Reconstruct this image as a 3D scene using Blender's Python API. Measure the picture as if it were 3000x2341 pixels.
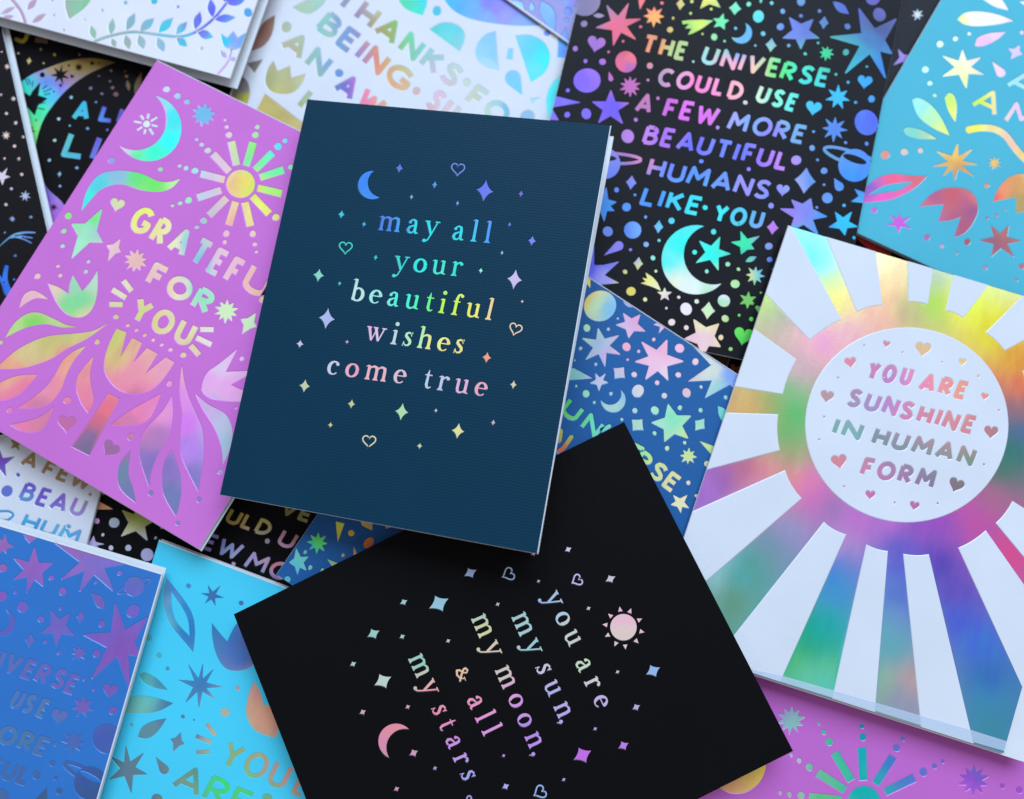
import bpy, math, random
import numpy as np
from mathutils import Vector, Matrix
from mathutils.geometry import delaunay_2d_cdt
random.seed(7)
for o in list(bpy.data.objects): bpy.data.objects.remove(o)
SC = bpy.context.scene
COL = SC.collection

# ------------------------------------------------------------------ camera
PX_W, PX_H, FPX = 3000.0, 2341.0, 2354.0
TILT = math.radians(8.0)
DIST = 0.27
FW = np.array([0, math.sin(TILT), -math.cos(TILT)])
UP = np.array([0, math.cos(TILT), math.sin(TILT)])
RT = np.array([1.0, 0, 0])
CAM = -FW*DIST + np.array([0, 0, 0.02])
cd = bpy.data.cameras.new('camera')
cam = bpy.data.objects.new('camera', cd); COL.objects.link(cam)
cam.location = CAM.tolist(); cam.rotation_euler = (TILT, 0, 0)
cd.sensor_fit = 'HORIZONTAL'; cd.sensor_width = 36.0
cd.lens = 36.0*FPX/PX_W
cd.clip_start = 0.01; cd.clip_end = 20
cd.dof.use_dof = True; cd.dof.focus_distance = 0.262; cd.dof.aperture_fstop = 5.0
SC.camera = cam

# ------------------------------------------------------------------ light: a dim room and one large daylight window
w = bpy.data.worlds.new('World'); SC.world = w; w.use_nodes = True
bg = w.node_tree.nodes['Background']
bg.inputs[0].default_value = (0.84, 0.86, 0.98, 1); bg.inputs[1].default_value = 0.42
def area(name, loc, target, sx, sy, power, col):
    l = bpy.data.lights.new(name, 'AREA'); l.shape = 'RECTANGLE'; l.size = sx; l.size_y = sy
    l.energy = power; l.color = col
    o = bpy.data.objects.new(name, l); COL.objects.link(o); o.location = loc
    d = Vector(target) - Vector(loc)
    o.rotation_euler = d.to_track_quat('-Z', 'Y').to_euler()
    return o
area('window_light', (0.35, 1.5, 1.75), (0, 0, 0), 2.2, 1.5, 75, (0.56, 0.76, 1.0))
SC.view_settings.view_transform = 'Standard'; SC.view_settings.look = 'None'
SC.view_settings.exposure = 0.0; SC.view_settings.gamma = 1.0
ILL = (0.79, 0.95, 1.19)      # radiance leaving a perfectly white sheet on this table

def lin(c):
    return [(v/255/12.92 if v/255 <= .04045 else ((v/255+.055)/1.055)**2.4) for v in c]
def albedo(c):
    return [min(.95, a/b) for a, b in zip(lin(c), ILL)]

# ------------------------------------------------------------------ materials
def nodes(name):
    m = bpy.data.materials.new(name); m.use_nodes = True
    return m, m.node_tree, m.node_tree.nodes['Principled BSDF']
def paper(name, rgb, rough=.55, spec=.35, linen=0.0, grain=.45):
    """rgb = colour of the sheet as seen in daylight"""
    m, nt, p = nodes(name)
    N, L = nt.nodes, nt.links
    tc = N.new('ShaderNodeTexCoord')
    n1 = N.new('ShaderNodeTexNoise'); n1.inputs['Scale'].default_value = 34; n1.inputs['Detail'].default_value = 3
    n2 = N.new('ShaderNodeTexNoise'); n2.inputs['Scale'].default_value = 1500; n2.inputs['Detail'].default_value = 2
    for n in (n1, n2): L.new(tc.outputs['Object'], n.inputs['Vector'])
    a = albedo(rgb) if rgb[0] > 1.01 or rgb[1] > 1.01 else list(rgb)
    mix = N.new('ShaderNodeMix'); mix.data_type = 'RGBA'
    mix.inputs['A'].default_value = [v*.9 for v in a]+[1]; mix.inputs['B'].default_value = [min(1, v*1.08) for v in a]+[1]
    L.new(n1.outputs['Fac'], mix.inputs['Factor'])
    L.new(mix.outputs['Result'], p.inputs['Base Color'])
    mr = N.new('ShaderNodeMapRange'); mr.inputs['To Min'].default_value = rough-.08; mr.inputs['To Max'].default_value = rough+.08
    L.new(n1.outputs['Fac'], mr.inputs['Value']); L.new(mr.outputs[0], p.inputs['Roughness'])
    p.inputs['Specular IOR Level'].default_value = spec
    b = N.new('ShaderNodeBump'); b.inputs['Strength'].default_value = grain; b.inputs['Distance'].default_value = .00006
    h = n2.outputs['Fac']
    if linen:
        waves = []
        for d in ('X', 'Y'):
            wv = N.new('ShaderNodeTexWave'); wv.wave_type = 'BANDS'; wv.bands_direction = d
            wv.inputs['Scale'].default_value = 330; wv.inputs['Distortion'].default_value = 2.0
            wv.inputs['Detail'].default_value = 2; wv.inputs['Detail Scale'].default_value = .35
            L.new(tc.outputs['Object'], wv.inputs['Vector']); waves.append(wv.outputs['Fac'])
        mx = N.new('ShaderNodeMath'); mx.operation = 'MULTIPLY'; L.new(waves[0], mx.inputs[0]); L.new(waves[1], mx.inputs[1])
        ad = N.new('ShaderNodeMath'); ad.operation = 'MULTIPLY_ADD'; ad.inputs[1].default_value = linen
        L.new(mx.outputs[0], ad.inputs[0]); L.new(h, ad.inputs[2]); h = ad.outputs[0]
    L.new(h, b.inputs['Height']); L.new(b.outputs[0], p.inputs['Normal'])
    return m
def foil_material(name, metallic=.05, rough=.4, bump=.25, scale=900):
    """hot-stamped rainbow foil: its angle-dependent diffraction is painted in, fixed per card, as foil_color"""
    m, nt, p = nodes(name)
    N, L = nt.nodes, nt.links
    at = N.new('ShaderNodeAttribute'); at.attribute_name = 'foil_color'
    tc = N.new('ShaderNodeTexCoord')
    n = N.new('ShaderNodeTexNoise'); n.inputs['Scale'].default_value = scale; n.inputs['Detail'].default_value = 3
    L.new(tc.outputs['Object'], n.inputs['Vector'])
    n2 = N.new('ShaderNodeTexNoise'); n2.inputs['Scale'].default_value = 260; n2.inputs['Detail'].default_value = 4
    mp = N.new('ShaderNodeMapping'); mp.inputs['Scale'].default_value = (1, .35, 1); mp.inputs['Rotation'].default_value = (0, 0, .9)
    L.new(tc.outputs['Object'], mp.inputs['Vector']); L.new(mp.outputs[0], n2.inputs['Vector'])
    hs = N.new('ShaderNodeHueSaturation')
    r1 = N.new('ShaderNodeMapRange'); r1.inputs['From Min'].default_value = .3; r1.inputs['From Max'].default_value = .7
    r1.inputs['To Min'].default_value = .49; r1.inputs['To Max'].default_value = .51
    L.new(n2.outputs['Fac'], r1.inputs['Value']); L.new(r1.outputs[0], hs.inputs['Hue'])
    r2 = N.new('ShaderNodeMapRange'); r2.inputs['From Min'].default_value = .3; r2.inputs['From Max'].default_value = .7
    r2.inputs['To Min'].default_value = .97; r2.inputs['To Max'].default_value = 1.04
    L.new(n2.outputs['Fac'], r2.inputs['Value']); L.new(r2.outputs[0], hs.inputs['Value'])
    L.new(at.outputs['Color'], hs.inputs['Color']); L.new(hs.outputs[0], p.inputs['Base Color'])
    p.inputs['Specular IOR Level'].default_value = .3; p.inputs['Metallic'].default_value = metallic; p.inputs['Roughness'].default_value = rough
    b = N.new('ShaderNodeBump'); b.inputs['Strength'].default_value = bump; b.inputs['Distance'].default_value = .00005
    L.new(n.outputs['Fac'], b.inputs['Height']); L.new(b.outputs[0], p.inputs['Normal'])
    return m
FOIL = foil_material('holographic_foil')
SUNFOIL = foil_material('brushed_sun_foil', .30, .26, .5, 1400)
WHITE = paper('white_paper_core', (.76, .76, .76), .6, .3)

# ------------------------------------------------------------------ picture rays on to the plane of each card
def ray_hit(x, y, pl):
    d = FW*FPX + RT*(x-PX_W/2) - UP*(y-PX_H/2)
    z0, a, b = pl
    s = (z0+a*CAM[0]+b*CAM[1]-CAM[2])/(d[2]-a*d[0]-b*d[1])
    return CAM+s*d

VIEWS = {'F': (0, 0, .728), 'V1': (0, 0, 2.184), 'V2': (700, 0, 2.184), 'V3': (1600, 0, 2.184), 'V4': (2200, 0, 2.185),
         'V5': (0, 700, 2.184), 'V6': (600, 300, 1.7042), 'V7': (1600, 680, 2.13), 'V8': (2000, 640, 2.13),
         'V9': (0, 1240, 2.4267), 'V10': (0, 1640, 2.4267), 'V11': (900, 1540, 1.68), 'V12': (2000, 1440, 1.891), 'S': (0, 0, 1)}

# ------------------------------------------------------------------ outline helpers (2-D)
def circle(x, y, r, ry=None, n=None, rot=0):
    ry = r if ry is None else ry
    n = n or max(10, min(64, int(6+r*.9)))
    c, s = math.cos(math.radians(rot)), math.sin(math.radians(rot))
    out = []
    for i in range(n):
        a = 2*math.pi*i/n
        u, v = r*math.cos(a), ry*math.sin(a)
        out.append((x+u*c-v*s, y+u*s+v*c))
    return out
def smooth(pts, n=5):
    """open Catmull-Rom through pts"""
    if len(pts) < 3: return list(pts)
    P = [pts[0]]+list(pts)+[pts[-1]]
    out = []
    for i in range(1, len(P)-2):
        p0, p1, p2, p3 = P[i-1], P[i], P[i+1], P[i+2]
        for k in range(n):
            t = k/n
            out.append(tuple(.5*((2*p1[j])+(-p0[j]+p2[j])*t+(2*p0[j]-5*p1[j]+4*p2[j]-p3[j])*t*t+(-p0[j]+3*p1[j]-3*p2[j]+p3[j])*t**3) for j in (0, 1)))
    out.append(tuple(pts[-1]))
    return out
def arcs(*segs):
    """closed outline from smooth open arcs joined at sharp corners"""
    out = []
    for s in segs:
        for p in smooth(s):
            if not out or math.hypot(p[0]-out[-1][0], p[1]-out[-1][1]) > .3: out.append(p)
    if math.hypot(out[0][0]-out[-1][0], out[0][1]-out[-1][1]) < .3: out.pop()
    return out
def tips_star(cx, cy, tips, ri, soft=.12):
    t = sorted(tips, key=lambda p: math.atan2(p[1]-cy, p[0]-cx))
    out = []
    for i, p in enumerate(t):
        q = t[(i+1) % len(t)]
        a0 = math.atan2(p[1]-cy, p[0]-cx); a1 = math.atan2(q[1]-cy, q[0]-cx)
        if a1 < a0: a1 += 2*math.pi
        am = (a0+a1)/2
        # a slightly blunt tip
        nx, ny = -math.sin(a0), math.cos(a0); bl = ri*.05
        out += [(p[0]-nx*bl, p[1]-ny*bl), (p[0]+nx*bl, p[1]+ny*bl)]
        out.append((cx+ri*math.cos(am), cy+ri*math.sin(am)))
    return out
def reg_star(cx, cy, R, n, ri, rot=-90):
    return tips_star(cx, cy, [(cx+R*(1+.06*math.sin(i*2.3+cx))*math.cos(math.radians(rot)+2*math.pi*i/n),
                               cy+R*(1+.06*math.sin(i*2.3+cx))*math.sin(math.radians(rot)+2*math.pi*i/n)) for i in range(n)], ri)
def spark(x, y, a, b, rot=8, c=.33):
    """four-pointed twinkle with concave sides; a = half width, b = half height"""
    T = [(0, -b), (a, 0), (0, b), (-a, 0)]
    k = c*(a+b)/2
    M = [(k, -k), (k, k), (-k, k), (-k, -k)]
    out = []
    for i in range(4):
        p, m, q = T[i], M[i], T[(i+1) % 4]
        m = (m[0]*.72, m[1]*.72)
        ctrl = (2*m[0]-.5*(p[0]+q[0])*.5-.0, 2*m[1]-.5*(p[1]+q[1])*.5)
        for kk in range(5):
            t = kk/5
            out.append(((1-t)**2*p[0]+2*t*(1-t)*m[0]+t*t*q[0], (1-t)**2*p[1]+2*t*(1-t)*m[1]+t*t*q[1]))
    co, si = math.cos(math.radians(rot)), math.sin(math.radians(rot))
    return [(x+u*co-v*si, y+u*si+v*co) for u, v in out]
def heart(x, y, s, rot=8, n=28):
    out = []
    for i in range(n):
        t = 2*math.pi*i/n
        u = 16*math.sin(t)**3; v = -(13*math.cos(t)-5*math.cos(2*t)-2*math.cos(3*t)-math.cos(4*t))
        out.append((u*s/32, (v-1)*s/32))
    co, si = math.cos(math.radians(rot)), math.sin(math.radians(rot))
    return [(x+u*co-v*si, y+u*si+v*co) for u, v in out]
def drop(tx, ty, cx, cy, r):
    a = math.atan2(ty-cy, tx-cx)
    out = [(tx, ty)]
    for i in range(13):
        b = a+math.radians(65)+math.radians(230)*i/12
        out.append((cx+r*math.cos(b), cy+r*math.sin(b)))
    return out
def leaf(p, q, bulge, bulge2=None):
    b2 = bulge if bulge2 is None else bulge2
    dx, dy = q[0]-p[0], q[1]-p[1]; L = math.hypot(dx, dy); nx, ny = -dy/L, dx/L
    f = lambda t, s: (p[0]+dx*t+nx*s, p[1]+dy*t+ny*s)
    return arcs([p, f(.3, bulge*.85), f(.6, bulge), q], [q, f(.6, -b2), f(.3, -b2*.85), p])
def vstroke(pts, cap=False):
    """[(x,y,width)...] -> convex pieces whose union is the stroke"""
    out = []
    for i in range(len(pts)-1):
        (x0, y0, w0), (x1, y1, w1) = pts[i], pts[i+1]
        L = math.hypot(x1-x0, y1-y0)
        if L < 1e-6: continue
        nx, ny = -(y1-y0)/L, (x1-x0)/L
        out.append([(x0+nx*w0/2, y0+ny*w0/2), (x0-nx*w0/2, y0-ny*w0/2), (x1-nx*w1/2, y1-ny*w1/2), (x1+nx*w1/2, y1+ny*w1/2)])
    for i, (x, y, wd) in enumerate(pts):
        if cap or 0 < i < len(pts)-1: out.append(circle(x, y, wd/2*.995, n=10, rot=i*7))
    return out
def stroke(pts, wd, cap=True, sm=True):
    p = smooth(pts, 5) if sm else pts
    return vstroke([(x, y, wd) for x, y in p], cap)
def band(pts, w0, wm, w1):
    p = smooth(pts, 6); n = len(p)-1
    return vstroke([(x, y, (w0+(wm-w0)*min(1, 2*i/n)) if i*2 < n else (wm+(w1-wm)*(2*i/n-1))) for i, (x, y) in enumerate(p)], False)

# ------------------------------------------------------------------ hand-lettered capitals as strokes (unit height, y up)
def ar(cx, cy, rx, ry, a0, a1, n=10):
    return [(cx+rx*math.cos(math.radians(a0+(a1-a0)*i/n)), cy+ry*math.sin(math.radians(a0+(a1-a0)*i/n))) for i in range(n+1)]
CAPS = {
 'A': (.66, [[(0, 0), (.33, 1), (.66, 0)], [(.12, .3), (.54, .3)]]),
 'B': (.5, [[(0, 0), (0, 1)], [(0, 1), (.2, 1)]+ar(.2, .78, .24, .22, 90, -90, 8)+[(0, .56)], [(0, .56), (.24, .56)]+ar(.24, .28, .26, .28, 90, -90, 8)+[(0, 0)]]),
 'C': (.58, [ar(.36, .5, .36, .5, 50, 310, 14)]),
 'D': (.58, [[(0, 0), (0, 1), (.14, 1)]+ar(.14, .5, .44, .5, 80, -80, 12)+[(.14, 0), (0, 0)]]),
 'E': (.42, [[(.42, 1), (0, 1), (0, 0), (.42, 0)], [(0, .52), (.36, .52)]]),
 'F': (.42, [[(.42, 1), (0, 1), (0, 0)], [(0, .5), (.34, .5)]]),
 'G': (.68, [ar(.38, .5, .38, .5, 48, 330, 15)+[(.7, .44), (.42, .44)]]),
 'H': (.54, [[(0, 0), (0, 1)], [(.54, 0), (.54, 1)], [(0, .5), (.54, .5)]]),
 'I': (0.001, [[(0, 0), (0, 1)]]),
 'K': (.52, [[(0, 0), (0, 1)], [(.48, 1), (0, .42)], [(.16, .58), (.52, 0)]]),
 'L': (.42, [[(0, 1), (0, 0), (.42, 0)]]),
 'M': (.74, [[(0, 0), (.06, 1), (.37, .38), (.68, 1), (.74, 0)]]),
 'N': (.56, [[(0, 0), (0, 1), (.56, 0), (.56, 1)]]),
 'O': (.7, [ar(.35, .5, .35, .5, 0, 360, 20)]),
 'R': (.5, [[(0, 0), (0, 1)], [(0, 1), (.2, 1)]+ar(.2, .74, .26, .26, 85, -85, 8)+[(0, .46)], [(.18, .46), (.5, 0)]]),
 'S': (.46, [[(.44, .86), (.34, .97), (.22, 1), (.07, .93), (.02, .76), (.1, .6), (.26, .5), (.4, .38), (.45, .22), (.37, .06), (.22, 0), (.08, .04), (0, .14)]]),
 'T': (.56, [[(0, 1), (.56, 1)], [(.28, 1), (.28, 0)]]),
 'U': (.54, [[(0, 1), (0, .3)]+ar(.27, .28, .27, .28, 190, 350, 8)+[(.54, .3), (.54, 1)]]),
 'V': (.58, [[(0, 1), (.29, 0), (.58, 1)]]),
 'W': (.84, [[(0, 1), (.2, 0), (.42, .8), (.64, 0), (.84, 1)]]),
 'Y': (.56, [[(0, 1), (.28, .5), (.28, 0)], [(.56, 1), (.28, .5)]]),
}
# ------------------------------------------------------------------ serif lower case as strokes with their own thick and thin (x-height 1)
def foot(x, s=.2): return [[(x-s, .04, .08), (x+s, .04, .08)], [(x, .03, .34), (x, .17, .2)]]
def flag(x, y): return [[(x-.2, y-.1, .05), (x-.02, y-.045, .13)]]
def topbar(x0, x1): return [[(x0, .95, .08), (x1, .95, .08)]]
def ring(cx, cy, rx, ry, a0, a1, n=20, lo=.1, hi=.13, taper=0):
    o = []
    for i in range(n+1):
        a = math.radians(a0+(a1-a0)*i/n)
        wd = lo+hi*abs(math.cos(a))**1.3
        if taper and i > n*.72: wd *= 1-.6*(i/n-.72)/.28
        o.append((cx+rx*math.cos(a), cy+ry*math.sin(a), wd))
    return o
def arch(x0, x1, f=True):
    return [[(x0, .7, .07), (x0+.16, .88, .11), ((x0+x1)/2+.06, .945, .14), (x1-.03, .86, .2), (x1, .66, .2), (x1, .02, .2)]]+foot(x1, .17)
SERIF = {
 'l': (.46, [[(.23, .02, .19), (.23, 1.5, .19)]]+foot(.23)+flag(.23, 1.52)),
 'i': (.46, [[(.23, .02, .19), (.23, .99, .19)], ('dot', .22, 1.4, .14)]+foot(.23)+flag(.23, 1.0)),
 'h': (1.0, [[(.22, .02, .19), (.22, 1.5, .19)]]+foot(.22, .17)+flag(.22, 1.52)+arch(.22, .78)),
 'n': (1.0, [[(.22, .02, .19), (.22, .99, .19)]]+foot(.22, .17)+flag(.22, 1.0)+arch(.22, .78)),
 'm': (1.5, [[(.2, .02, .19), (.2, .99, .19)]]+foot(.2, .16)+flag(.2, 1.0)+arch(.2, .74)+arch(.74, 1.28)),
 'u': (1.0, [[(.22, .97, .19), (.22, .32, .19), (.26, .14, .18), (.4, .045, .13), (.56, .08, .1), (.7, .22, .07)], [(.76, .05, .19), (.76, .97, .19)], [(.76, .1, .12), (.98, .05, .06)]]+flag(.22, .99)+flag(.76, .99)),
 'r': (.72, [[(.22, .02, .19), (.22, .99, .19)]]+foot(.22, .19)+flag(.22, 1.0)+[[(.22, .68, .07), (.38, .88, .11), (.54, .94, .13), (.64, .85, .2)], ('dot', .63, .84, .11)]),
 'a': (.84, [[(.22, .8, .1), (.27, .9, .1), (.42, .955, .11), (.57, .87, .17), (.6, .68, .19), (.6, .2, .19), (.67, .06, .13), (.84, .07, .06)], ('dot', .21, .77, .105),
              [(.6, .6, .07), (.42, .54, .1), (.2, .42, .16), (.14, .24, .19), (.23, .08, .16), (.4, .05, .11), (.6, .22, .07)]]),
 'o': (.9, [ring(.45, .48, .345, .43, 0, 360)]),
 'e': (.8, [ring(.41, .48, .32, .43, 6, 318, 20, taper=1), [(.1, .53, .07), (.75, .53, .08)]]),
 'c': (.76, [ring(.41, .48, .32, .43, 44, 318, 20, taper=1), ('dot', .63, .76, .11)]),
 'b': (.9, [[(.2, .04, .19), (.2, 1.5, .19)]]+flag(.2, 1.52)+[ring(.45, .47, .34, .43, 130, -150, 18)]),
 's': (.6, [[(.5, .72, .05), (.47, .86, .08), (.32, .945, .11), (.15, .85, .15), (.14, .69, .18), (.3, .54, .2), (.45, .4, .2), (.49, .24, .17), (.4, .09, .13), (.25, .045, .1), (.11, .13, .07), (.06, .3, .05)],
              [(.5, .68, .03), (.53, .98, .09)], [(.06, .32, .03), (.03, .0, .09)]]),
 't': (.58, [[(.26, 1.28, .03), (.24, 1.0, .15), (.24, .26, .19), (.31, .09, .15), (.44, .05, .1), (.57, .15, .05)], [(.04, .92, .08), (.52, .92, .08)]]),
 'f': (.62, [[(.27, .02, .19), (.27, 1.1, .19), (.34, 1.36, .15), (.48, 1.44, .11), (.58, 1.36, .1)], ('dot', .58, 1.33, .11), [(.06, .92, .08), (.52, .92, .08)]]+foot(.27)),
 'w': (1.35, [[(.14, .95, .2), (.42, .06, .13)], [(.42, .05, .08), (.64, .8, .08)], [(.58, .95, .2), (.88, .06, .13)], [(.88, .05, .08), (1.16, .95, .09)]]+topbar(-.02, .3)+topbar(.42, .74)+topbar(1.0, 1.32)),
 'y': (1.0, [[(.17, .95, .2), (.52, .08, .15)], [(.84, .95, .09), (.52, .06, .09), (.36, -.3, .09), (.2, -.42, .11)], ('dot', .14, -.37, .12)]+topbar(0, .34)+topbar(.68, 1.0)),
 '&': (.9, [[(.8, .46, .06), (.66, .14, .12), (.4, .03, .14), (.16, .16, .16), (.2, .36, .13), (.44, .56, .1), (.52, .78, .11), (.4, .93, .12), (.24, .84, .14), (.26, .66, .15), (.5, .36, .16), (.84, .03, .14)], [(.68, .48, .06), (.94, .46, .06)]]),
 ',': (.2, [('dot', .1, .1, .13), [(.17, .08, .1), (.06, -.18, .04)]]),
}
# ------------------------------------------------------------------ the card builder
SHEET = .0004      # cover thickness
PRESS = .00012     # how deep the foil is stamped into the cover
LIP = .00026       # width of the rounded wall round every stamped shape

def ccw(p):
    a = sum(p[i][0]*p[(i+1) % len(p)][1]-p[(i+1) % len(p)][0]*p[i][1] for i in range(len(p)))
    return p if a > 0 else p[::-1]
def cdt(polys, extra=()):
    V, F = [], []
    for p in polys:
        b = len(V); V += [Vector(q) for q in p]; F.append(list(range(b, b+len(p))))
    V += [Vector(q) for q in extra]
    v, e, f, ov, oe, of = delaunay_2d_cdt(V, [], F, 0, 1e-4, True)
    return v, f, of
def inside(C, poly):
    """which of the points C (n,2) lie in the polygon (even-odd)"""
    P = np.array(poly); r = np.zeros(len(C), bool)
    m = (C[:, 0] > P[:, 0].min()) & (C[:, 0] < P[:, 0].max()) & (C[:, 1] > P[:, 1].min()) & (C[:, 1] < P[:, 1].max())
    if not m.any(): return r
    Q = C[m]; Pn = np.roll(P, -1, 0)
    x, y = Q[:, :1], Q[:, 1:]
    cond = (P[:, 1] > y) != (Pn[:, 1] > y)
    dy = np.where(Pn[:, 1] == P[:, 1], 1e-12, Pn[:, 1]-P[:, 1])
    xi = (Pn[:, 0]-P[:, 0])*(y-P[:, 1])/dy+P[:, 0]
    r[m] = ((cond & (x < xi)).sum(1) % 2) == 1
    return r
def centroids(v, f):
    V = np.array([(p[0], p[1]) for p in v]); F = np.array([tuple(t) for t in f])
    return V[F].mean(1)
def loops_of(tris):
    """boundary edges of a triangle set, chained into closed loops (interior on the left)"""
    E = {}
    for t in tris:
        for i in range(3):
            a, b = t[i], t[(i+1) % 3]
            if (b, a) in E: del E[(b, a)]
            else: E[(a, b)] = 1
    nxt = {}
    for a, b in E: nxt.setdefault(a, []).append(b)
    out = []
    while nxt:
        s = next(iter(nxt)); lp = [s]; c = s
        while True:
            n = nxt[c].pop()
            if not nxt[c]: del nxt[c]
            if n == s: break
            lp.append(n); c = n
            if c not in nxt: break
        if len(lp) > 2: out.append(lp)
    return out

def mesh_obj(name, verts, faces, mats, parent, mw, midx=None, cols=None):
    me = bpy.data.meshes.new(name); me.from_pydata(verts, [], faces)
    for m in mats: me.materials.append(m)
    if midx: me.polygons.foreach_set('material_index', midx)
    if cols:
        a = me.color_attributes.new('foil_color', 'FLOAT_COLOR', 'POINT')
        a.data.foreach_set('color', [c for q in cols for c in (*q, 1.0)])
    me.update()
    o = bpy.data.objects.new(name, me); COL.objects.link(o)
    if parent is not None: o.parent = parent
    o.matrix_local = mw
    return o

class Card:
    def __init__(s, quad, z, color, ctrl, label, slope=(0, 0), up_rot=0.0, back=(0, 0, 0, 0), name='greeting_card',
                 gap=.0012, rough=.55, spec=.3, linen=0, press=PRESS, dim=1.0, lip=LIP, soft=1.5, pw=2.0, edge=None, rims=(), rimw=.3):
        s.rims, s.rimw = rims, rimw
        s.soft, s.pw, s.edge = soft, pw, edge
        """quad: the four visible or continued corners (top-left, top-right, bottom-right, bottom-left as the card reads), in view F"""
        s.view = 'F'; s.motifs = []; s.press = press; s.lip = lip; s.dim = dim
        k = .728
        s.k = k
        q = [(x/k, y/k) for x, y in quad]
        # z given at the card's centre
        C0 = ray_hit(sum(p[0] for p in q)/4, sum(p[1] for p in q)/4, (z, 0, 0))
        s.pl = (z-slope[0]*C0[0]-slope[1]*C0[1], slope[0], slope[1])
        P = [ray_hit(x, y, s.pl) for x, y in q]
        s.cen = sum(P)/4
        ux = P[1]-P[0]+P[2]-P[3]; ux /= np.linalg.norm(ux)
        nz = np.array([-slope[0], -slope[1], 1.0]); nz /= np.linalg.norm(nz)
        uy = np.cross(nz, ux)
        s.ux, s.uy, s.nz = ux, uy, nz
        s.poly = ccw([s.loc2(p) for p in P])
        s.MW = Matrix(((ux[0], uy[0], nz[0], s.cen[0]), (ux[1], uy[1], nz[1], s.cen[1]), (ux[2], uy[2], nz[2], s.cen[2]), (0, 0, 0, 1)))
        s.color = color; s.ctrl = {'': ctrl}; s.label = label; s.name = name; s.back = back; s.gap = gap
        s.mat = paper(name+'_stock', color, rough, spec, linen)
        s.lipmat = paper(name+'_pressed_edge', color, .24, .6 if sum(color) > 260 else .14, 0, 0)
        s.zc = z
    def loc2(s, P):
        d = P-s.cen
        return (float(d@s.ux)*1000, float(d@s.uy)*1000)
    def px(s, x, y, view=None):
        ox, oy, k = VIEWS[view or s.view]
        return s.loc2(ray_hit(ox+x/k, oy+y/k, s.pl))
    # --- adding motifs (coordinates in the current view)
    def add(s, name, pos, neg=(), layer='', view=None):
        f = lambda p: ccw([s.px(x, y, view) for x, y in p])
        s.motifs.append((name, [f(p) for p in pos], [f(p) for p in neg], layer))
    def dots(s, L, layer=''):
        for x, y, r in L:
            wob = 1+.06*math.sin(x*1.7+y)
            s.add('dot', [circle(x, y, r*wob, r/wob, n=max(9, min(48, int(r*.8)+6)), rot=x)], layer=layer)
    def sparks(s, L, rot=8, c=.33):
        for t in L: s.add('sparkle', [spark(t[0], t[1], t[2], t[3], rot, c)])
    def word(s, text, p0, p1, h, wd, font='caps', slant=0.0, name='letter', jit=.0, layer=''):
        if font == 'caps': wd = wd*.96
        """lettering between two baseline points; slant in degrees leans the uprights to the right"""
        x0, y0 = p0; x1, y1 = p1
        L = math.hypot(x1-x0, y1-y0); dx, dy = (x1-x0)/L, (y1-y0)/L
        ux, uy = dy, -dx
        a = math.radians(slant)
        ux, uy = ux*math.cos(a)+dx*math.sin(a), uy*math.cos(a)+dy*math.sin(a)
        T = CAPS if font == 'caps' else SERIF
        inset = wd if font == 'caps' else 0
        ws = [T[c][0]*h for c in text]
        n = max(1, len(text)-1)
        mn = wd*1.75 if font == 'caps' else .06*h
        sx = (L-inset-mn*n)/max(sum(ws), .05*h)
        sx = min(sx, 1.5 if font == 'caps' else 1.0)
        ws = [w_ if w_ < .01*h else w_ for w_ in ws]
        free = L-inset-sum(ws)*sx
        if len(text) == 1: sx = (L-inset)/max(ws[0], .1*h) if ws[0] > .01*h else 1
        g = free/n; cur = inset/2
        for i, c in enumerate(text):
            jx, jy, jr = (random.uniform(-1, 1)*jit*h for _ in range(3))
            jr = jr/h*1.2
            def M(u, v):
                if font == 'caps': vv = v*(h-inset)+inset/2
                else: vv = v*h
                uu = cur+u*h*sx+jx
                uu -= (vv-h/2)*jr; vv = vv+jy
                return (x0+dx*uu+ux*vv, y0+dy*uu+uy*vv)
            polys = []
            for st in T[c][1]:
                if font == 'caps':
                    q = [(*M(*p), wd) for p in st]
                    closed = c in 'O'
                    polys += vstroke(q, closed)
                elif st[0] == 'dot':
                    X, Y = M(st[1], st[2]); polys.append(circle(X, Y, st[3]*h, n=12))
                else:
                    q = [(*M(p[0], p[1]), p[2]*h) for p in st]
                    polys += vstroke(q, False)
            s.add(name, polys, layer=layer)
            cur += ws[i]*sx+g
    # --- painted-in diffraction colour of the foil at a place on the card (mm)
    def color_at(s, layer, pts):
        c = s.ctrl[layer]
        if not hasattr(s, '_c'): s._c = {}
        if layer not in s._c:
            XY = np.array([s.loc2(ray_hit(x/s.k, y/s.k, s.pl)) for x, y, _ in c])
            CC = np.array([[(a/b)*s.dim for a, b in zip(lin(q), ILL)] for _, _, q in c])
            s._c[layer] = (XY, CC)
        XY, CC = s._c[layer]
        P = np.array(pts).reshape(-1, 2)
        d2 = ((P[:, None, :]-XY[None])**2).sum(2)+s.soft
        W = d2**-s.pw
        W /= W.sum(1, keepdims=True)
        return np.clip(W@CC, .004, .97)
    def build(s):
        root = bpy.data.objects.new(s.name, None); COL.objects.link(root)
        root.empty_display_size = .02
        th = math.atan2(s.ux[1], s.ux[0])
        root.matrix_world = Matrix.Translation((s.cen[0], s.cen[1], s.cen[2]-s.gap-SHEET)) @ Matrix.Rotation(th, 4, 'Z')
        root['label'] = s.label; root['category'] = 'greeting card'
        inv = root.matrix_world.inverted()
        ML = inv @ s.MW
        holes = []; parts = []
        card = s.poly
        def on_rim(p):
            for i in range(4):
                a, b = card[i], card[(i+1) % 4]
                L = math.hypot(b[0]-a[0], b[1]-a[1])
                if abs((b[0]-a[0])*(p[1]-a[1])-(b[1]-a[1])*(p[0]-a[0]))/L < .02: return True
            return False
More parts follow.
